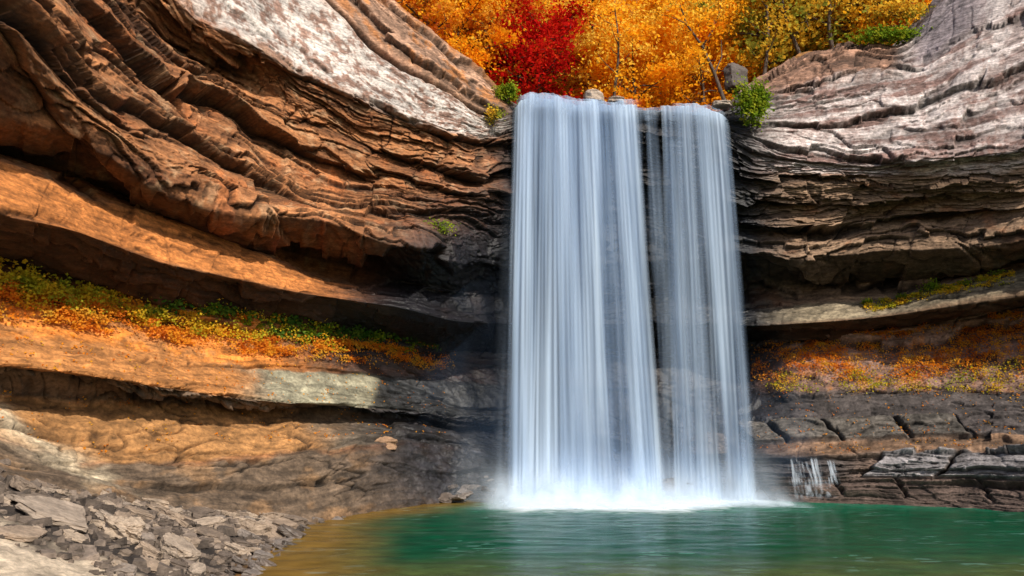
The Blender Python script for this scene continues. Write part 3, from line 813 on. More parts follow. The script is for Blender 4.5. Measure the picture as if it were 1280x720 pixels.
def tree_proto(seed, h=13.0, spread=4.2, low=0.12, leaves=9000, leaf=0.26):
    """trunk mesh + crown mesh: limbs first, leaves gathered round the limb ends"""
    r = np.random.default_rng(seed)
    paths = []; ends = []
    t = np.linspace(0, 1, 12)
    lean = r.normal(0, 0.06, 2)*h
    trunk = np.stack([lean[0]*t**1.5+0.18*np.sin(t*6+seed), lean[1]*t**1.5+0.18*np.cos(t*5+seed), h*0.95*t], -1)
    paths.append((trunk, 0.20*(1-t)**0.8+0.025))
    nl = 20
    for i in range(nl):
        f = low+(0.93-low)*(i+r.random()*0.6)/nl
        base = np.array([np.interp(f, t, trunk[:, k]) for k in range(3)])
        az = i*2.4+r.normal(0, 0.3)
        ln = spread*(1.0-0.55*abs(f-0.45)/0.55)*r.uniform(0.75, 1.1)
        el = 0.15+0.75*f
        q = np.linspace(0, 1, 6)
        lim = base+np.stack([cos(az)*ln*q, sin(az)*ln*q, ln*el*q*0.8-0.25*ln*q**2+0.1*np.sin(q*7)], -1)
        paths.append((lim, 0.075*(1-f*0.5)*(1-q)**0.7+0.012))
        for k in range(4):
            qq = 0.35+0.2*k
            b = np.array([np.interp(qq, q, lim[:, m]) for m in range(3)])
            dv_ = r.normal(size=3); dv_[2] = abs(dv_[2])*0.5; dv_ /= np.linalg.norm(dv_)
            e = b+dv_*ln*0.33
            paths.append((np.stack([b, (b+e)/2+r.normal(0, .06, 3), e]), np.array([0.025, 0.016, 0.008])))
            ends.append(e); ends.append((b+e)/2)
        ends.append(lim[-1])
    ends = np.array(ends)
    # uneven clumps, layered horizontally like a maple
    w = r.gamma(1.2, 1.0, len(ends)); w /= w.sum()
    idx = r.choice(len(ends), leaves, p=w)
    cs = ends[idx]+r.normal(0, 1, (leaves, 3))*np.array([0.62, 0.62, 0.30])*(0.6+0.7*r.random((leaves, 1)))
    tv, tf = tube(paths, 6)
    return mesh_np("tree_trunk", tv, tf, True, None, None, BARK), leaf_cloud("tree_crown", cs, leaf, ORANGE, seed, 0.35)

PROTO = [tree_proto(s, h, sp, lo, lv, lf) for s, h, sp, lo, lv, lf in
         [(1, 14, 4.3, 0.10, 9000, 0.29), (2, 12, 4.8, 0.08, 9000, 0.29), (3, 16, 4.2, 0.14, 9000, 0.29), (4, 7, 3.0, 0.06, 5000, 0.23)]]

def plateau_z(x, y):
    x = np.asarray(x, float); y = np.asarray(y, float)
    base = 19.2+0.10*(y-33)
    left = 4.4*sst(-0.5, -5.5, x)
    right = 5.5*sst(12.0, 17.5, x)
    hill = 0.95*np.maximum(0, y-48)
    return base+left+right+hill+0.25*fbm(x/5, y/5, 3, 800)
gx = np.linspace(-60, 90, 260); gy = np.linspace(35.0, 120, 150)
PX2, PY2 = np.meshgrid(gx, gy)
PZ2 = plateau_z(PX2, PY2)
PZ2 -= np.where(PY2 < 36.5, 1.2, 0)
ii = np.arange(PX2.size).reshape(PX2.shape)
fc = np.stack([ii[:-1, :-1], ii[:-1, 1:], ii[1:, 1:], ii[1:, :-1]], -1).reshape(-1, 4)
pn = fbm(PX2/2, PY2/2, 4, 810)
pc = C(0.34, 0.16, 0.05)*(1+0.5*pn[..., None])
me = mesh_np("forest_floor", np.stack([PX2, PY2, PZ2], -1).reshape(-1, 3), fc, True, np.clip(pc, 0.01, 1).reshape(-1, 3), None, M_SHELF)
tag(obj("forest_floor", me), "leaf covered hillside above the gorge rim", kind='structure')

TREEN = 0
def tree(x, y, p, mat, sc, rz, label, group="autumn trees above the rim", zs=1.0):
    z = float(plateau_z(x, y))-0.2
    root = tag(empty("maple_tree", (x, y, z), rz), label, "tree", group)
    root.scale = (sc, sc, sc*zs)
    tr_, cr_ = PROTO[p]
    a = obj("trunk", tr_, root); b = obj("crown", cr_, root)
    b.material_slots[0].link = 'OBJECT'; b.material_slots[0].material = mat
    return root
LAB = {id(ORANGE): "orange autumn tree", id(AMBER): "golden amber autumn tree", id(RED): "deep red maple tree", id(OLIVE): "olive and yellow tree", id(RUST): "rusty orange tree"}
front = [
 # px of crown, distance, proto, material, scale, label
 (530, 36.5, 3, RUST, 1.15, "rusty orange low tree on the left rim nearest the pale cliff"),
 (575, 37.5, 1, ORANGE, 0.75, "bright orange tree between the left rim and the red maple"),
 (612, 39.0, 0, RUST, 0.80, "rust coloured tree just left of the red maple"),
 (676, 38.2, 1, RED, 0.78, "deep red maple above the left end of the waterfall lip"),
 (650, 39.5, 3, RED, 1.25, "small red maple touching the left rim beside the waterfall"),
 (712, 43.5, 0, AMBER, 0.95, "tall golden tree behind the red maple"),
 (758, 45.0, 2, AMBER, 1.0, "tall golden tree farthest back over the middle of the lip"),
 (735, 41.0, 2, AMBER, 0.75, "golden tree right of the red maple above the pale lip boulder"),
 (790, 39.5, 1, ORANGE, 0.78, "orange tree over the middle of the waterfall lip"),
 (835, 43.0, 0, AMBER, 0.90, "amber tree set back behind the middle of the lip"),
 (880, 39.0, 1, ORANGE, 0.76, "orange tree above the right end of the waterfall"),
 (925, 43.0, 2, ORANGE, 0.85, "tall orange tree rising behind the right rim"),
 (965, 39.5, 3, OLIVE, 1.25, "olive yellow bushy tree on the right rim"),
 (1010, 41.0, 1, OLIVE, 0.80, "olive tree with yellow leaves over the right rim"),
 (1060, 39.0, 3, OLIVE, 1.20, "low olive tree leaning over the right cliff top"),
 (1105, 38.0, 3, AMBER, 1.15, "yellow bushy tree beside the grey outcrop on the right"),
 (1150, 40.5, 1, RUST, 0.85, "rusty tree above the grey outcrop on the right"),
]
for i, (pxx, y, p, mt, sc, lb) in enumerate(front):
    x = float(at(pxx, 90, y)[0])
    tree(x, y, p, mt, sc, i*1.7, lb)
rr = np.random.default_rng(5)
for i in range(40):
    y = 47+ (i % 3)*7+rr.uniform(-1.5, 1.5)
    x = -18+i*1.25+rr.uniform(-1, 1)
    mt = [ORANGE, AMBER, AMBER, RUST, OLIVE][int(rr.integers(5))] if x < 22 else [OLIVE, AMBER][i % 2]
    tree(x, y, int(rr.integers(3)), mt, rr.uniform(0.75, 1.0), rr.uniform(0, 6), LAB[id(mt)]+" in the woods far behind the rim", "trees far behind the rim")

# slender bare-stemmed tree leaning above the right end of the lip
b0 = np.array(at(906, 128, 36.0)); b1_ = np.array(at(893, 92, 36.3)); b2_ = np.array(at(878, 58, 36.6)); b3 = np.array(at(858, 30, 36.8)); b4 = np.array(at(846, -6, 37))
b5 = np.array(at(898, 20, 37)); b6 = np.array(at(905, -8, 37.4))
pp = [(np.array([b0-[0, 0, .6], b0, b1_, b2_, b3, b4])-b0, [0.13, 0.12, 0.10, 0.08, 0.05, 0.03]),
      (np.array([b2_, (b2_+b5)/2+[0.1, 0, 0], b5, b6])-b0, [0.06, 0.05, 0.04, 0.02]),
      (np.array([b1_, b1_+[0.5, 0, 1.1], b1_+[0.6, 0.2, 2.3]])-b0, [0.05, 0.035, 0.015]),
      (np.array([b3, b3+[-.9, 0, .5], b3+[-1.6, 0.1, .7]])-b0, [0.035, 0.02, 0.01])]
tv, tf = tube(pp, 7)
st = tag(empty("slender_tree", tuple(b0)), "slender dark leaning tree trunk forking above the right end of the lip", "tree")
obj("trunk", mesh_np("slender_trunk", tv, tf, True, None, None, BARK), st)
ends = np.array([b4, b6, b5, b3, b3+[-1.6, 0, .7], (b3+b4)/2])-b0
cs = ends[rr.integers(0, len(ends), 900)]+rr.normal(0, 1, (900, 3))*[.8, .6, .45]
obj("crown", leaf_cloud("slender_crown", cs, 0.22, AMBER, 77, 0.3), st)

def thin_tree(pxx, Y, h, lean, mat, label, seed):
    r = np.random.default_rng(seed)
    x = float(at(pxx, 110, Y)[0]); z0 = float(plateau_z(x, Y))-0.3
    q = np.linspace(0, 1, 9)
    stem = np.stack([lean*h*q+0.15*np.sin(q*7+seed), 0.1*np.sin(q*5), h*q], -1)
    pths = [(stem, 0.11*(1-q)+0.03)]; en = []
    for k in range(9):
        f_ = 0.3+0.07*k; b = np.array([np.interp(f_, q, stem[:, m]) for m in range(3)])
        az = k*2.3+seed; e = b+np.array([cos(az)*1.3, sin(az)*0.8, 1.1])*r.uniform(0.6, 1.3)
        pths.append((np.stack([b, (b+e)/2+[0, 0, -0.1], e]), np.array([0.04, 0.025, 0.01]))); en.append(e)
    en.append(stem[-1]); en = np.array(en)
    root = tag(empty("slender_tree", (x, Y, z0)), label, "tree")
    tv, tf = tube(pths, 6)
    obj("trunk", mesh_np("slender_trunk", tv, tf, True, None, None, BARK), root)
    c = en[r.integers(0, len(en), 700)]+r.normal(0, 1, (700, 3))*[.55, .5, .35]
    obj("crown", leaf_cloud("slender_crown", c, 0.22, mat, seed, 0.3), root)
thin_tree(768, 36.6, 8.5, 0.03, AMBER, "thin dark stem with sparse amber leaves above the pale lip boulder", 3)
thin_tree(955, 37.4, 9.0, 0.10, OLIVE, "thin dark trunk with olive leaves just right of the green lip shrub", 5)
thin_tree(1003, 37.8, 8.0, -0.14, AMBER, "thin trunk leaning left over the right cliff hump", 8)
thin_tree(1046, 37.0, 7.5, 0.06, OLIVE, "thin upright trunk at the back of the right cliff hump", 9)
thin_tree(588, 36.8, 6.5, -0.12, ORANGE, "thin stem with orange leaves on the left rim above the pale cliff", 12)

# ------------------------------------------------------------------ shrubs and creepers
def shrub(name, loc, size, n, leaf, mat, label, cat="shrub", seed=0, group=None, droop=0.0):
    r = np.random.default_rng(seed)
    root = tag(empty(name, loc), label, cat, group)
    paths = []; cs = []
    for i in range(9):
        az = r.uniform(0, 2*pi); q = np.linspace(0, 1, 5)
        ln = r.uniform(0.6, 1.0)
        e = np.array([cos(az)*size[0]*ln*0.8, sin(az)*size[1]*ln*0.8, size[2]*r.uniform(0.3, 1.0)])
        pth = e*q[:, None]; pth[:, 2] += 0.15*size[2]*np.sin(q*pi)
        paths.append((pth, 0.02*(1-q)+0.005))
        cs.append(pth[2:])
    cs = np.concatenate(cs)
    tv, tf = tube(paths, 5)
    obj("stems", mesh_np(name+"_stems", tv, tf, True, None, None, BARK), root)
    c = cs[r.integers(0, len(cs), n)]+r.normal(0, 1, (n, 3))*np.array(size)*0.26
    if droop: c[:, 2] -= droop*r.random(n)**2
    obj("foliage", leaf_cloud(name+"_foliage", c, leaf, mat, seed, 0.2), root)
    return root
def P3(a): return tuple(float(v) for v in a)
shrub("shrub", P3(at(942, 150, 32.3)), (0.85, 0.6, 1.7), 2600, 0.16, GREEN, "bright green shrub growing at the right edge of the waterfall lip", seed=3)
shrub("shrub", P3(at(634, 126, 32.6)), (0.6, 0.5, 0.75), 900, 0.14, GREEN, "small green bush at the left edge of the waterfall lip", seed=4)
shrub("shrub", P3(at(618, 150, 31.8)), (0.5, 0.4, 0.6), 500, 0.12, OLIVE, "olive yellow scrub hanging below the left lip corner", seed=5)
shrub("shrub", P3(at(1110, 52, 34.6)), (2.2, 0.8, 0.6), 1500, 0.17, GREEN, "wide yellow green bush on the right cliff top", seed=6)
shrub("shrub", P3(at(1120, 20, 35.4)), (1.8, 0.8, 0.8), 1200, 0.17, OLIVE, "olive bush above the wide green bush on the right cliff top", seed=16)
q, _ = surf(548, 'rib', -0.1)
shrub("fern", P3(q+np.array([0, -0.3, 0])), (0.8, 0.4, 0.22), 420, 0.09, GREEN, "green fern on the dark ledge left of the waterfall", "fern", seed=8, droop=0.6)
q, _ = surf(1162, 'band_high', -0.35)
shrub("fern", P3(q), (0.5, 0.4, 0.55), 260, 0.12, GREEN, "small green plant on the narrow ledge of the right cliff", "fern", seed=9)

def scatter(name, label, n, xr, ra, rb, dens, size, mat, seed, lift=0.06, jit=0.12):
    """many small leaves over a stretch of the rock"""
    r = np.random.default_rng(seed)
    a = IDX[ra[0]]+1+ra[1]; b = IDX[rb[0]]+1+rb[1]
    cs = []
    xx = r.uniform(xr[0], xr[1], n*3); rw = r.uniform(a, b, n*3)
    cc = ((xx-px[0])/1.25).astype(int); rrr = np.searchsorted(rows, rw).clip(0, nr-1)
    t = (rw-a)/(b-a); s = (xx-xr[0])/(xr[1]-xr[0])
    keep = r.random(n*3) < dens(xx, s, t, U[rrr, cc], V[rrr, cc])
    cc = cc[keep][:n]; rrr = rrr[keep][:n]
    hump_ = np.clip(0.5+0.9*fbm(U[rrr, cc]/0.7, V[rrr, cc]/0.25, 2, seed+50), 0.05, 1.6)[:, None]
    p = Pd[rrr, cc]+nrm[rrr, cc]*(0.03+lift*hump_*r.random((len(cc), 1))**0.6)+np.array([0, 0, 1.0])*lift*hump_*0.8*r.random((len(cc), 1))+r.normal(0, jit, (len(cc), 3))*[1, 1, 0.5]+[0, 0, lift*0.5]
    o = obj(name, leaf_cloud(name, p, size, mat, seed, 0.5))
    return tag(o, label, kind='stuff')
edge = lambda t: np.clip(sst(0, 0.25, t)*sst(0, 0.2, 1-t), 0, 1)
patch = lambda u, v, s, k, th: sst(th-0.2, th+0.2, fbm(u/k, v/(k*0.35), 3, s))
scatter("creeper_foliage", "orange creeping foliage along the left ledge below the overhang", 24000, (-280, 570), ('veg_foot', 0.15), ('veg_top', 0.55),
        lambda x, s, t, u, v: edge(t)*(0.12+0.88*patch(u, v, 901, 1.9, 0.0)), 0.085, CREEP, 31, 0.26, 0.05)
scatter("yellow_foliage", "yellow green low plants above the orange creeper on the left", 13000, (-280, 430), ('veg_top', -0.6), ('corner', 0.1),
        lambda x, s, t, u, v: edge(t)*(0.06+0.94*patch(u, v, 902, 1.5, 0.1))*(1-0.75*sst(220, 380, x)), 0.095, YGREEN, 32, 0.5, 0.06)
scatter("green_foliage", "dark green low plants at the back of the left ledge", 2400, (180, 560), ('veg_top', 0.0), ('corner', 0.2),
        lambda x, s, t, u, v: edge(t)*(0.1+0.9*patch(u, v, 903, 1.8, 0.05)), 0.15, DKGREEN, 33, 0.35)
scatter("fallen_leaves", "fallen orange leaves scattered over the left rock slope", 1500, (-280, 560), ('crack_top', 0.0), ('veg_foot', 0.3),
        lambda x, s, t, u, v: 0.05+0.95*patch(u, v, 904, 0.9, 0.35)*(0.2+0.8*t), 0.07, CREEP, 34, 0.02, 0.02)
scatter("fallen_leaves", "fallen leaves caught on the middle rock shelf left of the falls", 700, (-250, 560), ('slope_top', 0.2), ('crack_foot', 0.1),
        lambda x, s, t, u, v: patch(u, v, 905, 1.2, 0.35), 0.07, CREEP, 35, 0.02, 0.02)
scatter("creeper_foliage", "orange and red creeper covering the slope under the right cliff", 22000, (940, 1540), ('veg_foot', 0.0), ('veg_top', 0.25),
        lambda x, s, t, u, v: edge(t)*(0.12+0.88*patch(u, v, 906, 2.4, -0.15))*(0.5+0.5*sst(1000, 1080, x)+0.5*(t > .3)), 0.085, CREEP, 36, 0.25, 0.05)
scatter("yellow_foliage", "yellow green low plants along the foot of the right creeper slope", 4500, (960, 1540), ('veg_foot', -0.12), ('veg_foot', 0.45),
        lambda x, s, t, u, v: edge(t)*(0.1+0.9*patch(u, v, 907, 1.8, 0.05)), 0.09, YGREEN, 37, 0.1)
scatter("green_foliage", "green moss and grass on the narrow right cliff ledge", 2200, (1080, 1270), ('band_low', 0.25), ('band_high', -0.1),
        lambda x, s, t, u, v: edge(t)*(0.15+0.85*patch(u, v, 908, 1.4, 0.0)), 0.09, YGREEN, 38, 0.08, 0.05)
scatter("fallen_leaves", "stray orange leaves on the dark rock steps at the right", 900, (945, 1500), ('crack_foot', 0.1), ('veg_foot', 0.0),
        lambda x, s, t, u, v: 0.1+0.9*patch(u, v, 909, 1.0, 0.3), 0.08, CREEP, 39, 0.02, 0.02)

rp = np.random.default_rng(88)
WHERE = []
for i in range(34):
    xq = -60+i*19+rp.uniform(-7, 7)
    q_, _ = surf(xq, 'veg_top', rp.uniform(0.0, 0.6))
    big_ = rp.uniform(0.6, 1.25)
    mt = (YGREEN if xq < 250 else GREEN) if rp.random() < 0.75 else DKGREEN
    shrub("ledge_plant", P3(q_), (0.42*big_, 0.35*big_, 0.5*big_), int(240*big_), 0.12, mt,
          "small leafy plant on the shaded back edge of the left ledge", "plant", 900+i, "leafy plants along the back of the left ledge")
for i in range(9):
    xq = 1085+i*21+rp.uniform(-6, 6)
    q_, _ = surf(xq, 'band_low', rp.uniform(0.5, 0.9))
    shrub("ledge_plant", P3(q_), (0.35, 0.28, 0.25), 150, 0.10, YGREEN if i % 2 else GREEN,
          "tuft of yellow green growth on the narrow ledge of the right cliff", "plant", 960+i, "green tufts on the narrow right ledge")

# ------------------------------------------------------------------ stones
def stone_material(name, stops, wet=False):
    m, nt, out = new_mat(name); L = nt.links.new
    oi = N(nt, "ShaderNodeObjectInfo")
    tc = N(nt, "ShaderNodeTexCoord")
    n1 = N(nt, "ShaderNodeTexNoise", i_Scale=3.0, i_Detail=8.0, i_Roughness=0.65)
    n1.noise_dimensions = '4D'
    L(tc.outputs['Object'], n1.inputs['Vector'])
    w = math_(nt, 'MULTIPLY', oi.outputs['Random'], 40.0); L(w, n1.inputs['W'])
    mp = N(nt, "ShaderNodeMapping"); mp.inputs['Scale'].default_value = (1, 1, 9)
    L(tc.outputs['Object'], mp.inputs[0])
    n2 = N(nt, "ShaderNodeTexNoise", i_Scale=9.0, i_Detail=6.0, i_Roughness=0.7); L(mp.outputs[0], n2.inputs['Vector'])
    base = ramp(nt, oi.outputs['Random'], stops)
    c1 = ramp(nt, n1.outputs[0], [(0.3, 0.6), (0.7, 1.4)])
    c2 = ramp(nt, n2.outputs[0], [(0.3, 0.65), (0.7, 1.3)])
    c = mixc(nt, 1.0, base, c1, 'MULTIPLY'); c = mixc(nt, 1.0, c, c2, 'MULTIPLY')
    bs = N(nt, "ShaderNodeBsdfPrincipled", i_Roughness=0.45 if wet else 0.85)
    L(c, bs.inputs['Base Color'])
    b = N(nt, "ShaderNodeBump", i_Strength=0.5, i_Distance=0.04); L(n1.outputs[0], b.inputs['Height'])
    b2 = N(nt, "ShaderNodeBump", i_Strength=0.4, i_Distance=0.02); L(n2.outputs[0], b2.inputs['Height']); L(b.outputs[0], b2.inputs['Normal'])
    L(b2.outputs[0], bs.inputs['Normal']); L(bs.outputs[0], out.inputs[0])
    return m
M_STONE = stone_material("scree_stone", [(0, (0.10, 0.075, 0.058)), (0.35, (0.26, 0.19, 0.135)), (0.7, (0.38, 0.29, 0.21)), (1, (0.19, 0.155, 0.13))])
M_WETST = stone_material("wet_stone", [(0, (0.06, 0.05, 0.042)), (0.5, (0.13, 0.10, 0.08)), (1, (0.20, 0.17, 0.15))], True)
#M_GREYB = stone_material("grey_block", [(0, (0.22, 0.20, 0.20)), (1, (0.30, 0.28, 0.29))])
#M_DARKB = stone_material("dark_block", [(0, (0.085, 0.07, 0.06)), (1, (0.13, 0.11, 0.09))])
M_DKROCK = stone_material('dark_lip_rock', [(0, (0.07, 0.055, 0.05)), (1, (0.10, 0.08, 0.07))])
M_TANB = stone_material('tan_boulder', [(0, (0.27, 0.16, 0.09)), (1, (0.32, 0.19, 0.11))])
M_PALEB = stone_material("pale_boulder", [(0, (0.36, 0.27, 0.20)), (1, (0.42, 0.34, 0.27))])
#M_MOSSB = stone_material("greenish_slab", [(0, (0.24, 0.26, 0.19)), (1, (0.27, 0.29, 0.21))])

import bmesh
def slab_mesh(name, seed, t=0.22, sides=7, rough=0.05, mat=M_STONE, poly=None, dome=0.0, sub=2):
    """irregular angular slab, unit footprint (about -0.5..0.5), z from 0 to t"""
    r = random.Random(seed)
    bm = bmesh.new()
    if poly is None:
        poly = []
        for i in range(sides):
            a = 2*pi*(i+r.uniform(-0.32, 0.32))/sides
            q = r.uniform(0.36, 0.54)
            poly.append((q*cos(a), q*sin(a)))
    lay = [(0.93, 0.0), (1.0, 0.45), (0.97+r.uniform(-.04, .02), 0.9), (0.86, 1.0)]
    tx, ty = r.uniform(-.15, .15)*t*2, r.uniform(-.15, .15)*t*2
    rings = []
    for s, z in lay:
        ox, oy = (r.uniform(-.02, .02), r.uniform(-.02, .02))
        rings.append([bm.verts.new((x*s+ox, y*s+oy, z*t+(tx*x+ty*y)*z)) for x, y in poly])
    n = len(poly)
    for a, b in zip(rings, rings[1:]):
        for i in range(n): bm.faces.new((a[i], a[(i+1) % n], b[(i+1) % n], b[i]))
    for ring, zz, fl in ((rings[0], 0, True), (rings[-1], t*(1+dome), False)):
        cx = sum(v.co.x for v in ring)/n; cy = sum(v.co.y for v in ring)/n
        c = bm.verts.new((cx, cy, zz))
        for i in range(n):
            f = (ring[i], ring[(i+1) % n], c) if not fl else (ring[(i+1) % n], ring[i], c)
            bm.faces.new(f)
    bmesh.ops.triangulate(bm, faces=bm.faces)
    for _ in range(sub+1):
        bmesh.ops.subdivide_edges(bm, edges=[e for e in bm.edges if e.calc_length() > 0.07], cuts=1, use_grid_fill=False)
        bmesh.ops.triangulate(bm, faces=[f for f in bm.faces if len(f.verts) > 3])
    bm.normal_update()
    co = np.array([v.co[:] for v in bm.verts]); no = np.array([v.normal[:] for v in bm.verts])
    # bedding notches on the sides, chipped top
    side = 1-np.abs(no[:, 2])
    layer = (np.floor(co[:, 2]/t*3.0+0.8*vn(co[:, 0]*3, co[:, 1]*3, seed)) % 2)
    d = rough*(0.7*fbm(co[:, 0]*4+seed, co[:, 1]*4+co[:, 2]*6, 4, seed)+0.35*vn(co[:, 0]*14, co[:, 1]*14+co[:, 2]*20, seed+1))
    d -= side*layer*rough*0.8
    top = co[:, 2] > t*0.8
    chip = np.floor(2.2*fbm(co[:, 0]*2.0+seed*1.3, co[:, 1]*2.0, 2, seed+9))
    d = d+np.where(top, chip*rough*0.35, 0)
    co += no*d[:, None]
    for v, c in zip(bm.verts, co): v.co = c
    me = bpy.data.meshes.new(name)
    bm.to_mesh(me); bm.free()
    me.polygons.foreach_set("use_smooth", np.zeros(len(me.polygons), bool))
    me.materials.append(mat)
    return me

SL = [slab_mesh("slab_stone", 100+i, t=random.uniform(0.16, 0.34), sides=random.choice([4, 5, 5, 6, 7]), rough=0.035) for i in range(14)]
SW = []
for i in range(6):
    q = SL[i].copy(); q.materials.clear(); q.materials.append(M_WETST); SW.append(q)

def bank_normal(x, y):
    e = 0.6
    dx = (bank_z(x+e, y)-bank_z(x-e, y))/(2*e); dy = (bank_z(x, y+e)-bank_z(x, y-e))/(2*e)
    return float(dx), float(dy)
from mathutils import Euler, Matrix, Vector
rs = random.Random(12)
def lay_stone(me, x, y, s, sy, sz, rz, lift, label, group, tilt=0.12):
    dx, dy = bank_normal(x, y)
    z = float(bank_z(x, y))
    o = obj("flat_stone", me)
    n = Vector((-dx+rs.uniform(-tilt, tilt), -dy+rs.uniform(-tilt, tilt), 1)).normalized()
    qn = Vector((0, 0, 1)).rotation_difference(n)
    o.rotation_mode = 'QUATERNION'
    o.rotation_quaternion = qn @ Euler((0, 0, rz)).to_quaternion()
    o.scale = (s, s*sy, s*sz)
    o.location = (x, y, z+lift)
    return tag(o, label, "stone", group)

def bank_xy(pxx, pyy):
    """where the ray through a photo pixel meets the bank"""
    for Y in np.arange(8, 30, 0.05):
        x, y, z = at(pxx, pyy, Y)
        if bank_z(float(x), float(y)) >= z: return float(x), float(y)
    return float(x), float(y)

big_st = [
 # px, py, width m, depth ratio, thickness, label
 (58, 640, 2.6, 0.75, 1.1, "largest flat tan slab at the top left of the stone pile"),
 (12, 668, 1.3, 0.8, 1.3, "rounded tan slab against the left frame edge of the stone pile"),
 (42, 600, 2.0, 0.5, 1.0, "tilted slab leaning on the pale rock above the pile"),
 (78, 668, 0.9, 0.8, 1.4, "greenish tan rounded stone left of the pitted boulder"),
 (138, 668, 1.5, 0.7, 2.2, "pitted pale boulder in the middle of the stone pile"),
 (165, 640, 2.0, 0.55, 1.2, "long pale slab above the pitted boulder"),
 (205, 625, 1.8, 0.5, 1.0, "thin slab tilted against the grey rock foot"),
 (255, 664, 1.35, 0.75, 1.2, "smooth pale blue grey slab near the pool edge"),
 (210, 688, 2.0, 0.6, 1.6, "broad pale slab with a dark undercut near the bottom"),
 (288, 686, 1.1, 0.7, 1.4, "brown grey slab second from the water at the bottom"),
 (262, 642, 1.3, 0.5, 1.2, "ragged layered stone under the foot of the grey slope"),
 (110, 632, 1.1, 0.6, 1.2, "small upturned slab beside the largest tan slab"),
 (350, 690, 1.1, 0.6, 1.0, "low dark slab at the very edge of the water"),
]
placed = []
for i, (a, b, s, sy, sz, lb) in enumerate(big_st):
    x, y = bank_xy(a, b+8)
    y += 0.3
    wet_ = a > 320
    me = (SW if wet_ else SL)[(i*3) % (6 if wet_ else 14)]
    if i == 4: me = slab_mesh("pitted_boulder", 333, t=0.34, sides=8, rough=0.085, dome=0.3)
    lay_stone(me, x, y, s*0.78, sy, sz*0.38, rs.uniform(-0.3, 0.3)+(i*1.1 if i != 4 else 0), 0.0, lb, None, 0.05)
    placed.append((x, y, s*0.42))
cnt = 0; tries = 0
while cnt < 285 and tries < 9000:
    tries += 1
    y = rs.uniform(12.9, 25.5)
    d = rs.uniform(-0.5, 7.2)*(1 if y < 17 else 0.62 if y < 20 else 0.45)
    x = float(shore_x(y))-d
    ss = rs.choice([0.42, 0.52, 0.68, 0.9]) if cnt < 120 else rs.choice([0.22, 0.3, 0.4, 0.5])
    if y > 19: ss *= 1.15
    if y < 13.9 and ss > 0.5: continue
    if any((x-a)**2+(y-b)**2 < (0.56*c+0.27*ss)**2 for a, b, c in placed): continue
    placed.append((x, y, ss*0.42))
    wet_ = d < 0.5
    lb = "small dark wet stone at the edge of the pool" if wet_ else ("small broken tan stone in the scree pile" if ss < 0.4 else "flat angular tan slab in the scree pile")
    grp = "wet stones at the pool edge" if wet_ else ("small stones in the scree" if ss < 0.4 else "flat slabs in the scree")
    lay_stone(rs.choice(SW if wet_ else SL), x, y, ss*1.25, rs.uniform(0.5, 0.9), rs.uniform(0.4, 1.0)*(1.0 if ss > 0.4 else 1.4), rs.uniform(0, 6.28), -0.02 if ss < .4 else 0.0, lb, grp, 0.30)
    cnt += 1

# chips and grit between the slabs
rc = np.random.default_rng(61)
nq = 3500
cy = rc.uniform(12.6, 26, nq); cx_ = shore_x(cy)-rc.uniform(-0.3, 8.5, nq)
cz = bank_z(cx_, cy)
th = rc.uniform(0, 2*pi, (nq, 1)); sz_ = rc.gamma(2.0, 0.035, (nq, 1))+0.025
angs = th+np.array([[0, 1.4, 3.0, 4.6]])+rc.normal(0, 0.25, (nq, 4))
rx = np.cos(angs)*sz_; ry = np.sin(angs)*sz_*0.75
hh = sz_*rc.uniform(0.25, 0.6, (nq, 1)); tl = rc.normal(0, 0.25, (nq, 2))
vb = np.stack([cx_[:, None]+rx, cy[:, None]+ry, cz[:, None]-0.02+0*rx], -1)
vt = np.stack([cx_[:, None]+rx*0.85, cy[:, None]+ry*0.85, cz[:, None]+hh+rx*tl[:, :1]+ry*tl[:, 1:]], -1)
vv_ = np.concatenate([vb, vt], 1).reshape(-1, 3)
o8 = (np.arange(nq)*8)[:, None, None]
fq = np.array([[4, 5, 6, 7], [0, 1, 5, 4], [1, 2, 6, 5], [2, 3, 7, 6], [3, 0, 4, 7]])[None]+o8
cc_ = np.repeat(C(0.15, 0.115, 0.09)*rc.uniform(0.4, 1.35, (nq, 1)), 8, 0)
tag(obj("gravel", mesh_np("gravel", vv_, fq.reshape(-1, 4), False, cc_, None, M_SHELF)), "broken rock chips between the slabs of the bank", kind='stuff')

# lip boulders
def boulder(loc, s, seed, mat, label, cat="boulder"):
    me = slab_mesh("boulder", seed, t=0.5, sides=9, rough=0.06, mat=mat, dome=0.35)
    for p in me.polygons: p.use_smooth = True
    o = obj("boulder", me, None, loc); o.scale = s
    return tag(o, label, cat)
boulder(P3(at(743, 128, 33.8)), (1.25, 1.0, 1.1), 41, M_PALEB, "pale rounded boulder on the waterfall lip below the golden tree")
boulder(P3(at(771, 129, 33.9)), (1.1, 0.8, 0.6), 42, M_PALEB, "low brown boulder just right of the pale one on the lip")
boulder(P3(at(920, 112, 36.4)), (1.5, 1.2, 2.6), 43, M_DKROCK, "dark upright boulder behind the green shrub on the right lip")
boulder(P3(at(902, 134, 34.2)), (1.3, 0.9, 0.5), 44, M_PALEB, "flat pale boulder at the foot of the slender leaning tree")
boulder(P3(at(481, 562, 30.1)), (1.2, 1.0, 0.9), 45, M_TANB, "small orange tan boulder on the corner of the left shelf")
# rubble at the foot of the falls
for i in range(26):
    a = rs.uniform(520, 632); b = rs.uniform(596, 628) if a > 560 else rs.uniform(618, 630)
    Y = 33.2-(b-596)*0.06+rs.uniform(-.3, .3)
    p = at(a, b, Y)
    o = obj("flat_stone", rs.choice(SW), None, P3(p)); o.scale = [rs.uniform(0.4, 0.95)]*3
    o.rotation_euler = (rs.uniform(-.4, .4), rs.uniform(-.4, .4), rs.uniform(0, 6))
    tag(o, "wet dark rubble stone at the foot of the falls, left side", "stone", "wet rubble left of the falls")

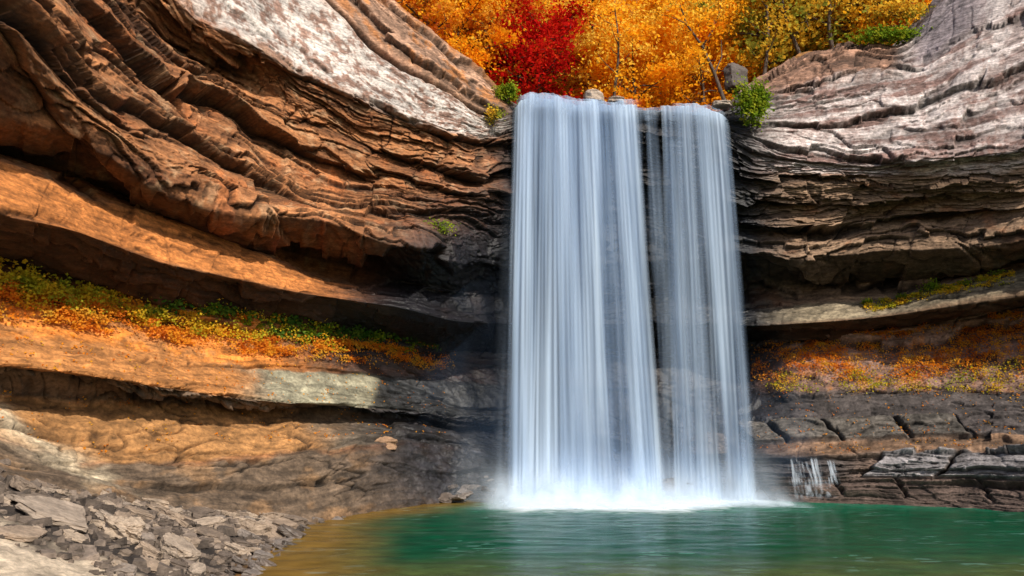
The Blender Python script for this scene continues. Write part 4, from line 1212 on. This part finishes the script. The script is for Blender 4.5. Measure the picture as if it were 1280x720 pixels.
for i, (a, b, Y, w_, h_, lb) in enumerate([
    (846, 606, 32.4, 1.9, 0.9, "wet dark rock in the foam under the thin right half of the falls"),
    (806, 610, 32.6, 1.2, 0.6, "low wet rock in the foam under the middle of the falls"),
    (905, 604, 32.8, 1.6, 0.8, "wet dark rock at the foot of the falls, right side"),
    (880, 560, 33.9, 2.6, 1.6, "broad dark tier of rock seen through the thin right veil of the falls")]):
    o = obj("boulder", slab_mesh("boulder", 70+i, t=0.5, sides=8, rough=0.06, mat=M_DKROCK, dome=0.3), None, P3(at(a, b, Y)))
    o.scale = (w_, 1.0, h_); o.location.z -= 0.25
    tag(o, lb, "boulder")

# ------------------------------------------------------------------ small side cascade
sc_ = tag(empty("small_cascade", P3(at(1012, 612, 31.6))), "small white side cascade trickling over the brown step right of the falls", "cascade")
base = np.array(at(1012, 612, 31.6))
for i, (xa, xb, ya, yb, dn) in enumerate([(984, 998, 572, 608, .10), (996, 1010, 575, 598, .02), (1011, 1023, 571, 611, .28), (1032, 1042, 574, 606, .16), (982, 1044, 597, 624, .02)]):
    n = 30; m = 30
    Uq, Vq = np.meshgrid(np.linspace(0, 1, n), np.linspace(0, 1, m))
    w0, w1 = (xa-1, xb+1), (xa-5, xb+4)
    pxs = (w0[0]*(1-Vq)+w1[0]*Vq)*(1-Uq)+(w0[1]*(1-Vq)+w1[1]*Vq)*Uq
    pys = ya+(yb-ya)*Vq
    X, Y, Z = at(pxs, pys, 31.7)
    Y = 31.6-0.35*Vq+0.03*vn(X/0.1, Vq*3, i)
    X = X+0.02*vn(Vq*4, Uq*2, 30+i)
    a = np.clip(dn+0.55*fbm(X/0.10, Vq*1.1, 3, 950+i)+0.15*sst(.6, 1, Vq), 0, 0.85)*sst(0, .6, np.minimum(Uq, 1-Uq)*2)*sst(0, .12, Vq)*sst(0, .25, 1-Vq)
    ii = np.arange(n*m).reshape(m, n)
    fc = np.stack([ii[:-1, :-1], ii[:-1, 1:], ii[1:, 1:], ii[1:, :-1]], -1).reshape(-1, 4)
    me = mesh_np("water_strand", np.stack([X, Y, Z], -1).reshape(-1, 3)-base, fc, True, np.broadcast_to(C(.75, .84, .95), (n*m, 3)), a.ravel(), M_FALL)
    obj("water_strand", me, sc_)

# ------------------------------------------------------------------ light
SUN_EL, SUN_AZ = radians(40), radians(34)      # azimuth: from behind the camera towards the right
sd = bpy.data.lights.new("sun", 'SUN'); sd.energy = 4.8; sd.angle = radians(0.6); sd.color = (1.0, 0.93, 0.82)
so = bpy.data.objects.new("sun", sd); COL.objects.link(so)
to_sun = Vector((sin(SUN_AZ)*cos(SUN_EL), -cos(SUN_AZ)*cos(SUN_EL), sin(SUN_EL)))
so.rotation_euler = to_sun.to_track_quat('Z', 'Y').to_euler()
so.location = (0, 0, 60)
w = bpy.data.worlds.new("World"); scene.world = w; w.use_nodes = True
nt = w.node_tree; nt.nodes.clear()
sky = nt.nodes.new("ShaderNodeTexSky"); sky.sky_type = 'NISHITA'; sky.sun_disc = False
sky.sun_elevation = SUN_EL
sky.sun_rotation = math.atan2(to_sun.x, to_sun.y)
sky.dust_density = 2.0
bg = nt.nodes.new("ShaderNodeBackground"); bg.inputs[1].default_value = 0.13
wo = nt.nodes.new("ShaderNodeOutputWorld")
nt.links.new(sky.outputs[0], bg.inputs[0]); nt.links.new(bg.outputs[0], wo.inputs[0])

scene.view_settings.view_transform = 'Standard'
scene.view_settings.look = 'None'
scene.view_settings.exposure = 0
scene.cycles.use_denoising = True
scene.cycles.max_bounces = 6
scene.cycles.transparent_max_bounces = 16
scene.cycles.use_adaptive_sampling = True
